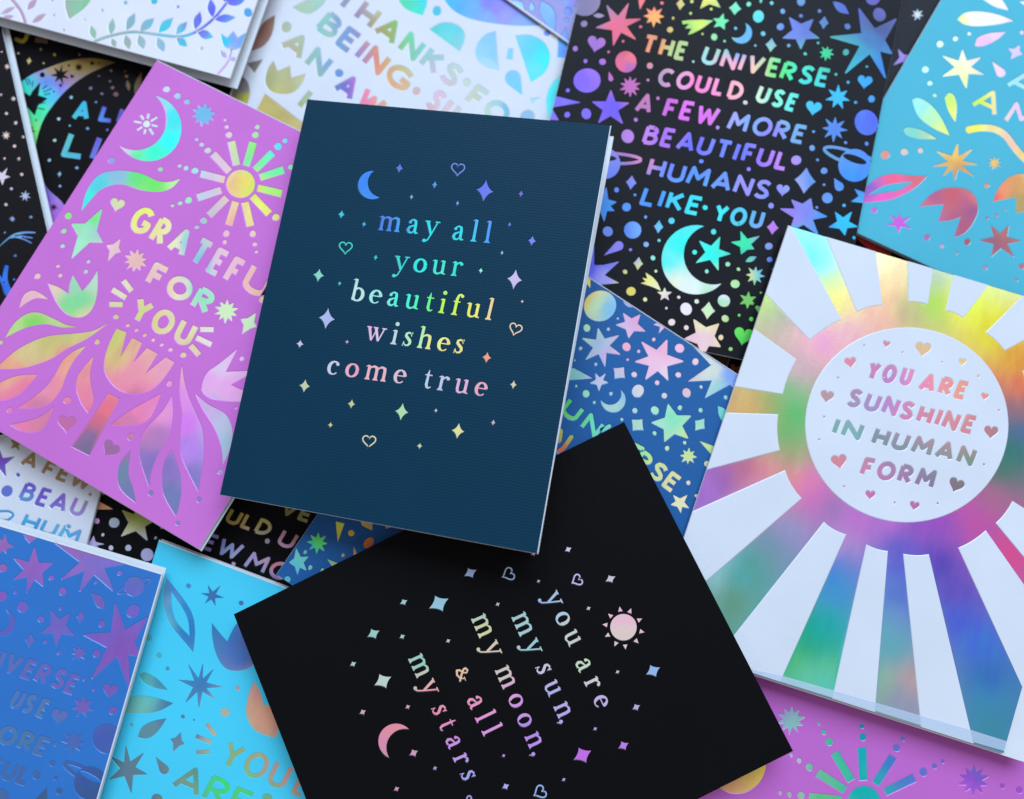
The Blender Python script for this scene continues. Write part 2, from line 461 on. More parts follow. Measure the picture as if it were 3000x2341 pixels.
        for name, pos, neg, layer in s.motifs:
            xs = [q[0] for p in pos for q in p]; ys = [q[1] for p in pos for q in p]
            if not xs: continue
            extra = []
            if max(max(xs)-min(xs), max(ys)-min(ys)) > 5:
                big = max(max(xs)-min(xs), max(ys)-min(ys)) > 60
                st = 2.0 if not big else 2.2
                x = min(xs)+st/2
                while x < max(xs):
                    y = min(ys)+st/2
                    while y < max(ys): extra.append((x+random.uniform(-.2, .2), y+random.uniform(-.2, .2))); y += st
                    x += st
            v, f, of = cdt([card]+pos+neg, extra)
            C = centroids(v, f); keep = np.zeros(len(C), bool)
            for p in pos: keep |= inside(C, p)
            for p in neg: keep &= ~inside(C, p)
            keep &= inside(C, card)
            tris = []
            for t, o in zip(f, keep):
                if o:
                    a, b, c = (v[i] for i in t)
                    cr = (b[0]-a[0])*(c[1]-a[1])-(b[1]-a[1])*(c[0]-a[0])
                    if abs(cr) < 1e-7: continue
                    tris.append(tuple(t) if cr > 0 else tuple(t[::-1]))
            if not tris: continue
            lps = loops_of(tris); mine = []; MI = [0]*len(tris)
            idx = {}; VV = []; D = -s.press
            for t in tris:
                for i in t:
                    if i not in idx: idx[i] = len(VV); VV.append((v[i][0], v[i][1], D))
            FF = [tuple(idx[i] for i in t) for t in tris]
            for lp in lps:
                n = len(lp); off = []
                for j in range(n):
                    p0, p, p1 = v[lp[j-1]], v[lp[j]], v[lp[(j+1) % n]]
                    e0 = (p[0]-p0[0], p[1]-p0[1]); e1 = (p1[0]-p[0], p1[1]-p[1])
                    l0 = math.hypot(*e0) or 1; l1 = math.hypot(*e1) or 1
                    n0 = (e0[1]/l0, -e0[0]/l0); n1 = (e1[1]/l1, -e1[0]/l1)
                    m = (n0[0]+n1[0], n0[1]+n1[1]); lm = math.hypot(*m)
                    if on_rim(p) or lm < .05: off.append((p[0], p[1])); continue
                    m = (m[0]/lm, m[1]/lm); k = min(1.6, 1/max(.3, m[0]*n0[0]+m[1]*n0[1]))*s.lip*1000
                    off.append((p[0]+m[0]*k, p[1]+m[1]*k))
                b = len(VV); VV += [(q[0], q[1], 0) for q in off]
                for j in range(n):
                    j2 = (j+1) % n
                    if on_rim(v[lp[j]]) and on_rim(v[lp[j2]]): continue
                    FF.append((idx[lp[j]], b+j, b+j2, idx[lp[j2]])); MI.append(1)
                mine.append(off)
            holes.append(mine)
            cols = s.color_at(layer, [(p[0], p[1]) for p in VV])
            parts.append((name, VV, FF, cols.tolist(), MI))
        # the printed face with its stamped openings
        v, f, of = cdt([card]+[ccw(h) for hs in holes for h in hs])
        VV = [(p[0], p[1], 0) for p in v]; FF = []; MI = []
        C = centroids(v, f); cut = np.zeros(len(C), bool)
        for hs in holes:
            par = np.zeros(len(C), int)
            for h in hs: par += inside(C, h)
            cut |= par % 2 == 1
        for t, o in zip(f, inside(C, card) & ~cut):
            if o:
                a, b, c = (v[i] for i in t)
                cr = (b[0]-a[0])*(c[1]-a[1])-(b[1]-a[1])*(c[0]-a[0])
                if abs(cr) < 1e-7: continue
                FF.append(tuple(t) if cr > 0 else tuple(t[::-1])); MI.append(0)
        b = len(VV); T = SHEET*1000
        VV += [(p[0], p[1], 0) for p in card]+[(p[0]+.16*(1 if p[0] > 0 else -1), p[1]+.16*(1 if p[1] > 0 else -1), -T) for p in card]
        for i in range(4):
            j = (i+1) % 4
            FF.append((b+i, b+4+i, b+4+j, b+j)); MI.append(1)
        FF.append((b+7, b+6, b+5, b+4)); MI.append(1)
        mm = lambda L: [(x/1000, y/1000, (z if abs(z) < .01 else z/1000)) for x, y, z in L]
        cover = mesh_obj('front_cover', mm(VV), FF, [s.mat, s.mat if s.edge else WHITE], root, ML, MI)
        for name, V2, F2, cols, MI2 in parts:
            mesh_obj(name, mm(V2), F2, [SUNFOIL if name == 'sunburst' else FOIL, s.lipmat], cover, Matrix(), MI2, cols)
        for i in s.rims:      # the white core of the board where the cut shows: 0 bottom, 1 right, 2 top, 3 left
            p, q = card[i], card[(i+1) % 4]; L = math.hypot(q[0]-p[0], q[1]-p[1]); t = ((q[0]-p[0])/L, (q[1]-p[1])/L); w_ = s.rimw
            g = [(p[0], p[1]), (q[0], q[1]), (q[0]-t[1]*w_-t[0]*w_, q[1]+t[0]*w_-t[1]*w_), (p[0]-t[1]*w_+t[0]*w_, p[1]+t[0]*w_+t[1]*w_)]
            R = [(x/1000, y/1000, z) for z in (-.00005, .00004) for x, y in g]
            mesh_obj('cut_edge', R, [(4, 5, 6, 7), (3, 2, 1, 0)]+[(k, (k+1) % 4, (k+1) % 4+4, k+4) for k in range(4)], [WHITE], cover, Matrix())
        # the rear leaf below it
        bz = -s.gap
        e = s.back   # how far it shows beyond left, top, right, bottom (mm)
        th2 = Matrix.Translation((s.cen[0], s.cen[1], s.cen[2]-s.gap)) @ Matrix.Rotation(th, 4, 'Z')
        flat = []
        xs = card
        # corners as (left/right, top/bottom)
        for p in card:
            sx = -e[0] if p[0] < 0 else e[2]; sy = -e[3] if p[1] < 0 else e[1]
            if len(e) > 4 and p[0] > 0 and p[1] < 0: sx = e[4]
            if len(e) > 5 and p[0] > 0 and p[1] > 0: sy = e[5]
            flat.append((p[0]*.998+sx, p[1]*.998+sy))
        V3 = [(p[0]/1000, p[1]/1000, 0) for p in flat]+[(p[0]/1000, p[1]/1000, -SHEET) for p in flat]
        F3 = [(0, 1, 2, 3), (7, 6, 5, 4)]+[(i, i+4, (i+1) % 4+4, (i+1) % 4) for i in range(4)]
        mesh_obj('back_cover', V3, F3, [WHITE], root, inv @ th2)
        return root
# ------------------------------------------------------------------ table
tm, nt, pb = nodes('oak_table')
nz_ = nt.nodes.new('ShaderNodeTexNoise'); nz_.inputs['Scale'].default_value = 9; nz_.inputs['Detail'].default_value = 6
mp_ = nt.nodes.new('ShaderNodeMapping'); mp_.inputs['Scale'].default_value = (1, 12, 1)
tc_ = nt.nodes.new('ShaderNodeTexCoord'); cr_ = nt.nodes.new('ShaderNodeValToRGB')
cr_.color_ramp.elements[0].color = (.12, .06, .03, 1); cr_.color_ramp.elements[1].color = (.32, .18, .09, 1)
nt.links.new(tc_.outputs['Object'], mp_.inputs['Vector']); nt.links.new(mp_.outputs[0], nz_.inputs['Vector'])
nt.links.new(nz_.outputs['Fac'], cr_.inputs['Fac']); nt.links.new(cr_.outputs[0], pb.inputs['Base Color'])
pb.inputs['Roughness'].default_value = .45
tb = mesh_obj('table_top', [(x, y, z) for z in (0, -.03) for x, y in ((-.6, -.5), (.6, -.5), (.6, .5), (-.6, .5))],
              [(0, 1, 2, 3), (7, 6, 5, 4)]+[(i, i+4, (i+1) % 4+4, (i+1) % 4) for i in range(4)], [tm], None, Matrix())
tb['kind'] = 'structure'
# ================================================================== THE CARDS
CARDS = []
def card(*a, **k):
    c = Card(*a, **k); CARDS.append(c); return c

# ---- navy card, topmost
c = card([(656, 212), (1303, 268), (1147, 1181), (469, 1055)], .0315, (8, 52, 80),
 [(790,390,(50,130,235)),(1035,405,(95,105,225)),(850,357,(95,105,210)),(975,360,(110,125,215)),(825,480,(70,120,220)),(850,485,(60,150,230)),(900,490,(30,215,225)),(990,500,(40,205,225)),(1035,500,(60,150,235)),(735,525,(60,205,190)),
  (850,560,(50,205,205)),(905,565,(35,225,215)),(975,575,(40,220,200)),(680,585,(130,205,190)),(725,605,(70,190,180)),(765,620,(185,225,225)),(800,630,(150,225,220)),(860,635,(60,235,215)),(900,640,(70,235,180)),(925,645,(110,240,110)),(955,650,(190,240,70)),(1000,655,(230,235,90)),(1042,660,(245,205,150)),
  (1095,595,(190,180,225)),(1135,510,(110,120,225)),(1110,412,(110,95,200)),(695,680,(165,180,230)),(785,710,(220,180,225)),(820,720,(215,200,230)),(855,725,(170,215,220)),(880,725,(170,235,180)),(925,735,(225,225,140)),(970,740,(235,220,140)),(1037,760,(245,160,130)),(1100,700,(240,200,180)),
  (640,733,(190,190,225)),(740,727,(190,150,215)),(710,780,(195,200,230)),(760,785,(235,160,190)),(800,795,(235,175,195)),(850,800,(215,185,205)),(905,815,(185,200,230)),(940,820,(185,195,225)),(980,825,(215,175,215)),(1025,830,(230,165,190)),(650,820,(190,200,170)),(750,860,(190,200,150)),(855,877,(170,215,170)),(975,918,(215,215,155)),(787,940,(215,215,185)),(1095,820,(200,200,170)),(1052,900,(190,180,190)),(705,905,(205,190,130)),
  (727,458,(60,190,220)),(800,548,(30,190,200)),(1025,576,(150,230,215)),(1070,540,(130,190,225)),(1085,478,(95,110,215)),(925,392,(70,140,215)),(877,420,(110,180,210)),(977,432,(90,150,220))],
 'deep navy linen-textured card with serif foil words and outlined hearts, topmost of the heap',
 slope=(.11, -.02), gap=.0074, back=(0, 0, 2.0, 0, .2, 3.2), linen=2.1, rough=.5, spec=.1, rims=(1,), rimw=.22, name='greeting_card')
c.view = 'V6'; SL = 5
W = lambda *a, **k: c.word(*a, 1, font='serif', name='letter', jit=.004, slant=SL, **k)
W('may', (863, 636), (1163, 668), 74); W('all', (1228, 684), (1424, 702), 74)
W('your', (938, 836), (1278, 869), 74); W('beautiful', (722, 987), (1430, 1087), 74)
W('wishes', (797, 1187), (1284, 1256), 74); W('come', (606, 1356), (996, 1407), 74); W('true', (1083, 1424), (1400, 1470), 74)
c.sparks([(972,327,18,24),(1148,410,13,20),(1032,471,9,13),(1262,502,9,14),(1398,440,43,54),(1579,455,13,17),(1522,608,9,13),(1634,690,20,26),(1484,750,8,12),(682,558,16,21),(795,607,11,14),(853,773,11,15),(568,862,27,33),(673,903,10,12),(1378,839,11,14),(1547,883,37,50),(1585,993,8,9),(609,1078,40,52),(475,1205,18,20),(710,1195,10,11),(1408,1273,22,28),(498,1415,26,33),(1541,1409,16,22),(732,1505,18,23),(983,1544,33,43),(1154,1538,8,11),(627,1610,12,14),(1264,1640,31,39),(1440,1598,11,15)])
c.view = 'F'; c.sparks([(895, 951, 5.5, 6.5)]); c.view = 'V6'
c.add('moon', [circle(836, 412, 71, n=44)], [circle(886, 401, 73, n=44)])
def outline_heart(x, y, s, rot, lw):
    h = heart(x, y, s, rot); c.add('heart_outline', vstroke([(p[0], p[1], lw) for p in h+[h[0]]]+[], True))
outline_heart(1264, 332, 66, 5, 6); outline_heart(703, 724, 64, 5, 6); outline_heart(1551, 1131, 62, 18, 6)
c.view = 'F'; outline_heart(787, 941, 28, 5, 2.6)

# ---- black card turned on its side
c = card([(1331, 901), (1691, 1602), (790, 2056), (499, 1311)], .0175, (11, 11, 15),
 [(1000,1222,(160,190,245)),(935,1287,(150,200,225)),(820,1450,(185,205,205)),(795,1352,(150,200,200)),(1030,1310,(185,210,195)),(1040,1345,(205,210,165)),(1060,1375,(215,200,180)),(1110,1320,(165,205,215)),(1135,1370,(150,200,215)),(1160,1290,(160,190,240)),(1190,1300,(175,200,225)),(1215,1350,(195,205,205)),(1330,1320,(230,185,210)),(1330,1350,(215,200,200)),(1250,1410,(195,215,195)),(1270,1450,(205,200,215)),(1280,1490,(190,175,230)),(1165,1430,(200,190,220)),(1185,1480,(175,175,230)),(1200,1530,(180,165,235)),(1065,1440,(200,195,190)),(1085,1475,(220,165,210)),(1110,1500,(205,150,230)),(1130,1560,(180,140,235)),(1020,1500,(235,150,195)),(1040,1560,(215,150,225)),(900,1415,(150,200,195)),(905,1440,(190,195,180)),(920,1470,(230,160,170)),(985,1437,(235,195,165)),(940,1530,(235,145,175)),(955,1570,(205,140,215)),(970,1600,(190,150,235)),(995,1650,(160,165,235)),(838,1565,(220,140,165)),(840,1590,(205,140,180)),(880,1600,(200,155,195)),(1243,1610,(190,110,230)),(1330,1590,(180,125,230)),(1393,1430,(140,180,235)),(1213,1170,(200,200,235)),(1150,1690,(150,185,245)),(1085,1225,(165,195,245)),(1229,1237,(190,190,240)),(1302,1233,(200,190,215)),(1137,1168,(200,160,190))],
 'black card turned sideways with foil sun, crescent and small serif words, below the navy card',
 rough=.6, spec=.07, linen=.6, gap=.0012, edge=1)
c.view = 'V11'; SL = 0
W('you', (1164, 347), (1290, 600), 72); W('are', (1314, 672), (1427, 907), 72)
W('my', (1003, 450), (1092, 646), 74); W('sun', (1122, 700), (1240, 955), 72)
W('my', (805, 458), (893, 656), 74); W('moon', (922, 712), (1097, 1103), 72)
W('&', (722, 706), (752, 772), 64); W('all', (780, 855), (870, 1040), 72)
W('my', (495, 655), (583, 846), 74); W('stars', (609, 902), (768, 1262), 70)
W(',', (1238, 958), (1247, 978), 72); W(',', (1102, 1118), (1110, 1136), 72)
R = -27
c.sparks([(803,233,26,34),(1139,273,8,10),(1285,117,14,18),(1114,137,11,14),(1493,262,20,27),(475,376,15,20),(648,383,42,53),(938,387,10,12),(1385,407,10,12),(326,532,26,33),(468,546,12,15),(694,567,10,12),(226,681,13,17),(372,765,38,46),(1528,720,9,11),(1703,715,32,38),(1620,894,17,21),(1418,1000,9,11),(495,892,11,13),(273,918,14,17),(1557,1083,23,28),(1355,1130,41,48),(524,1119,19,23),(629,1194,10,11),(967,1132,8,9),(977,1284,16,19),(1263,1250,9,11),(440,1296,12,15)], rot=63, c=.42)
outline_heart(990, 240, 62, 66, 6.5); outline_heart(1328, 269, 54, 62, 6.5); outline_heart(1145, 1313, 64, 62, 6.5); outline_heart(797, 1352, 40, 60, 6)
c.add('sun_disc', [circle(1557, 500, 65, n=52)])
for x, y in [(1540,411),(1590,419),(1637,463),(1648,522),(1622,570),(1566,597),(1518,583),(1477,541),(1466,488),(1491,442)]:
    a = math.atan2(y-500, x-1557); b = 11
    c.add('sun_ray', [[(x+13*math.cos(a), y+13*math.sin(a)), (x-b*math.cos(a)-b*math.sin(a), y-b*math.sin(a)+b*math.cos(a)), (x-b*math.cos(a)+b*math.sin(a), y-b*math.sin(a)-b*math.cos(a))]])
c.add('moon', [circle(437, 1062, 87, n=48)], [circle(482, 1093, 93, n=48)])

# ---- white sunshine card
c = card([(1682, 481), (2400, 695), (2140, 1606), (1386, 1365)], .0138, (202, 218, 243),
 [(1710,500,(110,200,225)),(1730,550,(60,185,220)),(1755,570,(90,200,230)),(1770,600,(185,225,120)),(1780,650,(235,235,60)),(1800,670,(245,215,130)),(1860,570,(240,230,185)),(1860,620,(240,200,130)),(1870,650,(225,175,150)),(1900,600,(220,190,150)),(1930,660,(165,165,120)),(1990,590,(150,175,160)),(2010,560,(185,215,200)),(1990,640,(150,205,60)),(2060,640,(240,240,40)),(2100,580,(225,245,140)),(2125,540,(215,245,235)),(2150,530,(205,245,245)),
  (2120,700,(245,220,40)),(2170,770,(240,160,60)),(2180,830,(225,120,90)),(1645,620,(175,225,100)),(1665,635,(170,190,110)),(1690,650,(105,115,165)),(1715,660,(170,165,160)),(1730,700,(225,185,190)),(1800,690,(240,175,190)),(1755,720,(240,140,215)),(1810,700,(245,150,200)),(1870,670,(235,165,165)),(1700,790,(200,165,190)),(1680,830,(110,190,135)),(1640,855,(150,170,100)),(1590,850,(205,180,120)),(1600,870,(215,165,110)),(1690,880,(60,190,110)),(1680,930,(90,185,110)),(1690,970,(150,175,120)),
  (1690,1020,(225,150,145)),(1640,1000,(220,145,150)),(1590,1000,(180,100,140)),(1620,1040,(225,145,190)),(1540,1020,(150,95,180)),(1500,1060,(160,110,215)),(1510,1030,(170,115,215)),(1720,1030,(230,120,200)),(1740,1060,(205,110,200)),(1770,1080,(150,120,190)),(1680,1130,(145,150,205)),(1640,1160,(110,150,180)),(1600,1200,(70,160,150)),(1570,1230,(50,165,170)),(1545,1190,(130,190,215)),(1560,1270,(95,150,120)),(1530,1230,(150,200,210)),
  (1830,1110,(195,115,215)),(1800,1160,(190,145,215)),(1790,1200,(90,130,220)),(1775,1230,(30,145,220)),(1750,1290,(0,165,195)),(1740,1340,(0,170,165)),(1720,1380,(0,160,115)),(1700,1410,(90,195,110)),(1690,1440,(70,190,160)),(1900,1110,(185,115,215)),(1925,1170,(90,90,210)),(1920,1210,(85,100,215)),(1900,1250,(100,145,215)),(1880,1300,(75,140,165)),(1900,1340,(100,145,180)),(1880,1400,(130,165,150)),(1910,1400,(190,140,150)),(1900,1440,(100,165,195)),
  (1960,1120,(150,85,200)),(2000,1110,(150,80,200)),(2060,1080,(190,90,180)),(2000,1200,(85,65,190)),(2030,1260,(65,75,215)),(2050,1320,(45,90,220)),(2090,1390,(35,110,200)),(2080,1460,(25,95,150)),(2110,1530,(40,125,165)),(2130,1480,(35,100,150)),(2090,1120,(190,85,175)),(2150,1180,(215,80,150)),(2115,1060,(170,110,150)),(2130,1000,(60,125,110)),(2160,960,(40,125,120)),(2175,920,(60,110,160)),(2170,870,(140,110,130))],
 'white card with wide rainbow foil sun rays round a white disc of lettering',
 gap=.0013, back=(0, 0, 9, 1.0), rough=.6, spec=.3, soft=26, pw=1.7, dim=1.1)
c.view = 'F'
c.ctrl[''] = [q for q in c.ctrl[''] if not (1745 < q[0] < 2140 and q[1] > 1255)]+[(1788,1265,(60,150,220)),(1775,1333,(20,172,192)),(1769,1380,(25,176,170)),(1745,1360,(15,172,150)),(1769,1424,(100,205,150)),(1764,1451,(90,205,200)),(1715,1440,(110,205,170)),(1912,1265,(75,95,215)),(1905,1310,(110,155,215)),(1901,1380,(90,172,192)),(1885,1350,(100,175,190)),(1944,1451,(195,160,165)),(1884,1451,(140,185,165)),(1925,1490,(140,150,190)),(2035,1260,(100,80,195)),(2043,1320,(70,95,220)),(2089,1375,(60,118,222)),(2103,1443,(50,112,195)),(2103,1498,(60,142,188)),(2120,1540,(60,140,170))]
c.view = 'V12'
bl = lambda pts: [((x/1.891+2000), (y/1.891+1440)) for x, y in pts]
b8 = lambda pts: [((x/2.13+2000), (y/2.13+640)) for x, y in pts]
def bent(pts, a, b, bulge):
    """replace edge a-b by an arc bulging away from the disc centre, as the panels end on a circle"""
    p, q = pts[a], pts[b]; mx, my = (p[0]+q[0])/2, (p[1]+q[1])/2
    cx, cy = 2657, 1246; L = math.hypot(mx-cx, my-cy)
    m = (mx+(mx-cx)/L*bulge, my+(my-cy)/L*bulge)
    mid = [(p[0]*(1-t)**2+2*t*(1-t)*m[0]+q[0]*t*t, p[1]*(1-t)**2+2*t*(1-t)*m[1]+q[1]*t*t) for t in (.25, .5, .75)]
    return pts[:a+1]+mid+pts[b:] if b > a else pts+mid
panels = [
 bent(b8([(640,-60),(670,30),(680,52),(990,630),(793,760),(525,478),(450,400)]), 3, 4, 9),
 bent(b8([(860,30),(895,108),(1087,583),(1248,540),(1205,205),(1200,120)]), 2, 3, 9),
 bent(b8([(1405,200),(1408,520),(1532,538),(1575,220)]), 1, 2, 7),
 bent(b8([(1720,230),(1640,575),(1752,622),(2020,270)]), 1, 2, 8),
 bent(b8([(2230,380),(1890,712),(2010,825),(2500,560),(2500,400)]), 1, 2, 8),
 b8([(2122,952),(2560,850),(2560,1150),(2150,1050)]),
 bent(b8([(380,640),(450,690),(712,880),(625,1097),(330,1050),(200,1030)]), 2, 3, 10),
 bent(b8([(190,1212),(283,1212),(597,1222),(607,1447),(163,1565),(60,1590)]), 2, 3, 10),
 bent(bl([(568,-119),(660,38),(140,488),(-260,800),(-220,250),(60,108)]), 0, 1, 12),
 bent(bl([(783,168),(907,238),(545,1045),(500,1150),(0,1150),(150,965),(290,790)]), 0, 1, 10),
 bent(bl([(1018,293),(1138,330),(1068,1190),(1060,1300),(780,1300),(835,1120)]), 0, 1, 7),
 bent(bl([(1222,345),(1365,348),(1605,1365),(1630,1480),(1330,1480),(1318,1275)]), 0, 1, 7),
 bent(bl([(1527,312),(1680,215),(2300,1100),(2300,1600),(1885,1090)]), 0, 1, 9),
 bent(bl([(1735,175),(1828,52),(2400,420),(2500,1100)]), 0, 1, 8)]
q = [(x/.728, y/.728) for x, y in [(1660, 470), (2420, 690), (2150, 1620), (1370, 1370)]]
c.view = 'S'
disc = circle(2657, 1245, 298, 286, n=84)
c.add('sunburst', [q], panels+[disc])
c.ctrl['text'] = [(1850,790,(190,95,165)),(1880,800,(175,100,170)),(1905,810,(150,110,190)),(1940,810,(210,120,200)),(1980,815,(240,115,160)),(2010,820,(240,125,130)),(2040,835,(240,150,110)),(1820,850,(150,110,150)),(1835,870,(120,140,190)),(1870,865,(140,110,190)),(1900,880,(190,110,200)),(1940,890,(205,110,150)),(1990,900,(200,110,135)),(2060,910,(205,120,130)),(1780,915,(50,160,140)),(1820,925,(70,190,180)),(1850,930,(60,120,130)),(1880,950,(50,130,110)),(1930,960,(70,130,130)),(1980,980,(80,140,130)),(2060,990,(80,135,110)),(1845,1000,(210,110,150)),(1870,1000,(180,100,160)),(1900,1015,(150,100,170)),(1940,1030,(140,90,150)),(1980,1035,(90,90,130)),
  (1812,775,(220,120,130)),(1965,745,(205,190,110)),(2050,770,(245,190,90)),(2100,845,(230,130,110)),(1763,845,(170,130,130)),(2110,920,(150,95,110)),(1790,985,(215,105,115)),(2040,1040,(95,75,90)),(1890,735,(200,120,120)),(1855,1053,(190,85,150)),(1950,1078,(175,85,150))]
c.ctrl['text'] = [(x, y, tuple(a*.8+b*.2 for a, b in zip(q, (190, 178, 205)))) for x, y, q in c.ctrl['text']]
c.view = 'V8'
W = lambda t, a, b, h, **k: c.word(t, a, b, h, 30, slant=k.pop('slant', 9), jit=.032, layer='text', **k)
W('YOU', (1138, 1003), (1412, 1050), 122); W('ARE', (1462, 1075), (1758, 1134), 118)
W('SUNSHINE', (1012, 1168), (1802, 1350), 120); W('IN', (922, 1345), (1100, 1385), 112)
W('HUMAN', (1172, 1408), (1800, 1548), 118); W('FORM', (1100, 1600), (1558, 1690), 122)
for x, y, s_, r in [(1272,783,44,14),(1500,815,98,8),(1745,895,46,4),(1047,898,72,-8),(1885,1110,46,14),(901,1110,84,10),(1925,1332,88,6),(976,1515,98,-8),(1708,1663,98,22),(1171,1724,62,6),(1447,1792,60,12)]:
    c.add('heart', [heart(x, y, s_, r)], layer='text')
c.dots([(1133,793,5),(1372,836,6),(1620,898,5),(970,995,6),(883,1238,6),(852,1380,6),(1846,985,7),(1974,1198,6),(1881,1535,6),(1008,1673,6)], 'text')
c.view = 'V12'; c.dots([(1175,62,5),(1413,66,5)], 'text')

# ---- pink card on the left
c = card([(335, 128), (900, 408), (424, 1171), (-123, 847)], .0155, (191, 112, 214),
 [(355,190,(190,215,240)),(400,215,(110,190,225)),(435,240,(85,170,230)),(345,220,(120,215,230)),(370,250,(30,225,240)),(360,300,(10,245,245)),(330,325,(30,245,200)),(285,335,(60,240,160)),(270,325,(190,205,225)),(312,262,(205,225,235)),(238,342,(120,150,225)),(185,430,(20,240,230)),(210,390,(60,205,230)),(255,372,(120,180,220)),(290,375,(80,225,110)),(330,395,(90,230,90)),(375,385,(170,240,150)),
  (250,435,(200,215,165)),(270,460,(230,235,120)),(310,450,(225,240,100)),(330,490,(250,225,150)),(370,520,(225,235,190)),(350,540,(250,225,160)),(400,520,(130,200,220)),(430,560,(100,190,215)),(470,560,(220,190,220)),(500,570,(240,180,205)),(540,600,(245,175,175)),(557,620,(235,190,160)),
  (535,335,(90,225,160)),(510,310,(190,215,150)),(540,320,(110,235,80)),(580,350,(80,240,160)),(590,370,(80,240,150)),(585,410,(150,240,100)),(560,440,(225,240,90)),(535,475,(250,215,130)),(495,470,(250,175,150)),(455,440,(200,180,205)),(445,415,(190,190,230)),(450,370,(200,190,225)),(475,350,(215,185,215)),(500,395,(240,190,120)),(520,390,(230,215,80)),(535,400,(200,225,80)),
  (415,360,(140,225,230)),(400,430,(130,235,180)),(430,470,(140,195,190)),(485,500,(240,180,200)),(545,500,(245,190,190)),(595,312,(60,215,225)),(487,280,(215,190,220)),
  (200,465,(90,235,120)),(180,490,(140,225,190)),(175,530,(150,235,200)),(215,490,(150,200,215)),(147,460,(110,240,100)),(240,530,(245,190,205)),(290,555,(250,180,180)),(330,580,(245,190,190)),(350,620,(250,205,170)),(390,620,(225,220,190)),(415,620,(120,225,200)),(440,650,(140,225,190)),(430,600,(170,225,215)),(290,660,(205,215,130)),(330,700,(215,205,140)),(400,700,(215,215,160)),(410,740,(215,205,150)),
  (250,610,(220,220,190)),(440,720,(225,225,225)),(482,663,(200,240,190)),(530,690,(190,235,190)),(110,600,(230,190,190)),(150,650,(110,215,140)),(170,640,(110,215,150)),(120,610,(220,205,180)),(150,610,(140,210,180)),(200,600,(170,215,195)),(65,640,(250,180,200)),(70,690,(110,215,80)),(30,700,(170,215,130)),(130,685,(170,215,130)),(60,750,(205,190,130)),(150,700,(170,200,100)),(20,790,(235,155,130)),(110,730,(195,190,110)),(180,680,(210,210,160)),
  (170,710,(200,190,120)),(140,760,(225,150,130)),(100,820,(235,130,160)),(60,830,(240,110,160)),(180,730,(200,190,130)),(180,790,(225,140,150)),(190,840,(240,120,160)),(245,720,(190,200,100)),(250,760,(205,180,115)),(280,730,(215,160,140)),(330,760,(240,160,160)),(290,790,(250,140,170)),(260,820,(245,130,170)),(350,780,(240,150,190)),(230,870,(225,100,130)),(210,900,(200,90,130)),(195,930,(120,90,150)),(190,950,(100,90,140)),(30,870,(235,110,170)),(80,860,(200,110,160)),
  (145,905,(180,90,160)),(240,955,(140,90,150)),(290,880,(240,120,180)),(330,860,(240,120,190)),(350,880,(225,140,215)),(340,930,(170,110,190)),(320,990,(120,100,190)),(380,860,(215,130,235)),(390,900,(205,110,245)),(400,960,(170,120,240)),(410,1020,(120,110,200)),(460,870,(190,170,230)),(480,900,(175,190,230)),(480,950,(150,190,220)),(260,1010,(90,120,160)),(280,1050,(90,110,170)),(360,1000,(120,100,190)),(365,1060,(95,110,180)),(470,780,(215,195,240)),(450,810,(225,165,240)),(490,830,(225,160,235)),(510,770,(220,180,240)),
  (350,740,(230,190,200)),(90,830,(235,140,170)),(280,850,(190,110,150)),(280,890,(200,110,170))],
 'orchid pink card with foil tulip, moon and sun, tucked under the navy card', rough=.6, spec=.2, back=(0, 0, .9, .6), rims=(2,), rimw=.22)
c.ctrl[''] = [(x, y, tuple(a*.87+b*.13 for a, b in zip(q, (235, 222, 225)))) for x, y, q in c.ctrl['']]
c.view = 'V1'
c.dots([(1066,570,20),(1138,613,19),(1198,650,16),(714,1026,20),(1027,1082,13),(438,1380,20),(409,1477,15),(402,1573,12),(567,1673,10),
 (1465,862,20),(1452,811,12),(1441,767,8),(1635,862,20),(1647,811,14),(1780,936,22),(1824,899,14),(1860,1068,15),(1330,961,19),(1291,924,13),(1260,891,9),(1248,1091,20),(1191,1074,14),(1150,1060,10),(1207,1280,20),(1153,1299,13),(1105,1315,9),(1304,1410,20),(1261,1452,12),(1449,1493,20),(1439,1548,13),(1618,1495,20),(1632,1562,13),(1641,1611,9),(1766,1390,22)])
c.add('moon', [circle(948, 818, 212, n=64)], [circle(868, 762, 198, n=64)])
def sunflower(x, y, r, r0, r1, n, wd, rot, name='small_sun'):
    ps = [circle(x, y, r, n=16)]
    for i in range(n):
        a = math.radians(rot+360*i/n); k = 1+.12*math.sin(i*2)
        ps += vstroke([(x+r0*math.cos(a), y+r0*math.sin(a), wd), (x+r1*k*math.cos(a), y+r1*k*math.sin(a), wd)])
    c.add(name, ps)
sunflower(938, 792, 22, 34, 72, 8, 13, 12)
c.add('star', [reg_star(1303, 733, 72, 10, 44, -80)])
c.add('sun_disc', [circle(1540, 1175, 90, n=56)])
for x, y in [(1497,980),(1597,985),(1688,1030),(1740,1110),(1725,1220),(1668,1310),(1585,1370),(1485,1365),(1395,1320),(1340,1240),(1360,1130),(1415,1040)]:
    a = math.atan2(y-1175, x-1540); h = 78
    c.add('sun_ray', vstroke([(x-h*math.cos(a), y-h*math.sin(a), 44), (x+h*math.cos(a), y+h*math.sin(a), 47)]))
c.add('swoosh', [arcs([(520,1350),(560,1210),(640,1115),(760,1090),(900,1110),(1010,1158),(1090,1162),(1152,1142)], [(1152,1142),(1100,1200),(1020,1225),(900,1215),(800,1182),(720,1182),(640,1215),(580,1275),(520,1350)])])
c.add('heart', [heart(750, 1308, 92, 14)])
c.add('sparkle', [tips_star(558, 1490, [(650,1340),(655,1550),(460,1650),(462,1432)], 62)])
c.add('sparkle', [tips_star(730, 1592, [(768,1530),(772,1612),(692,1668),(685,1568)], 30)])
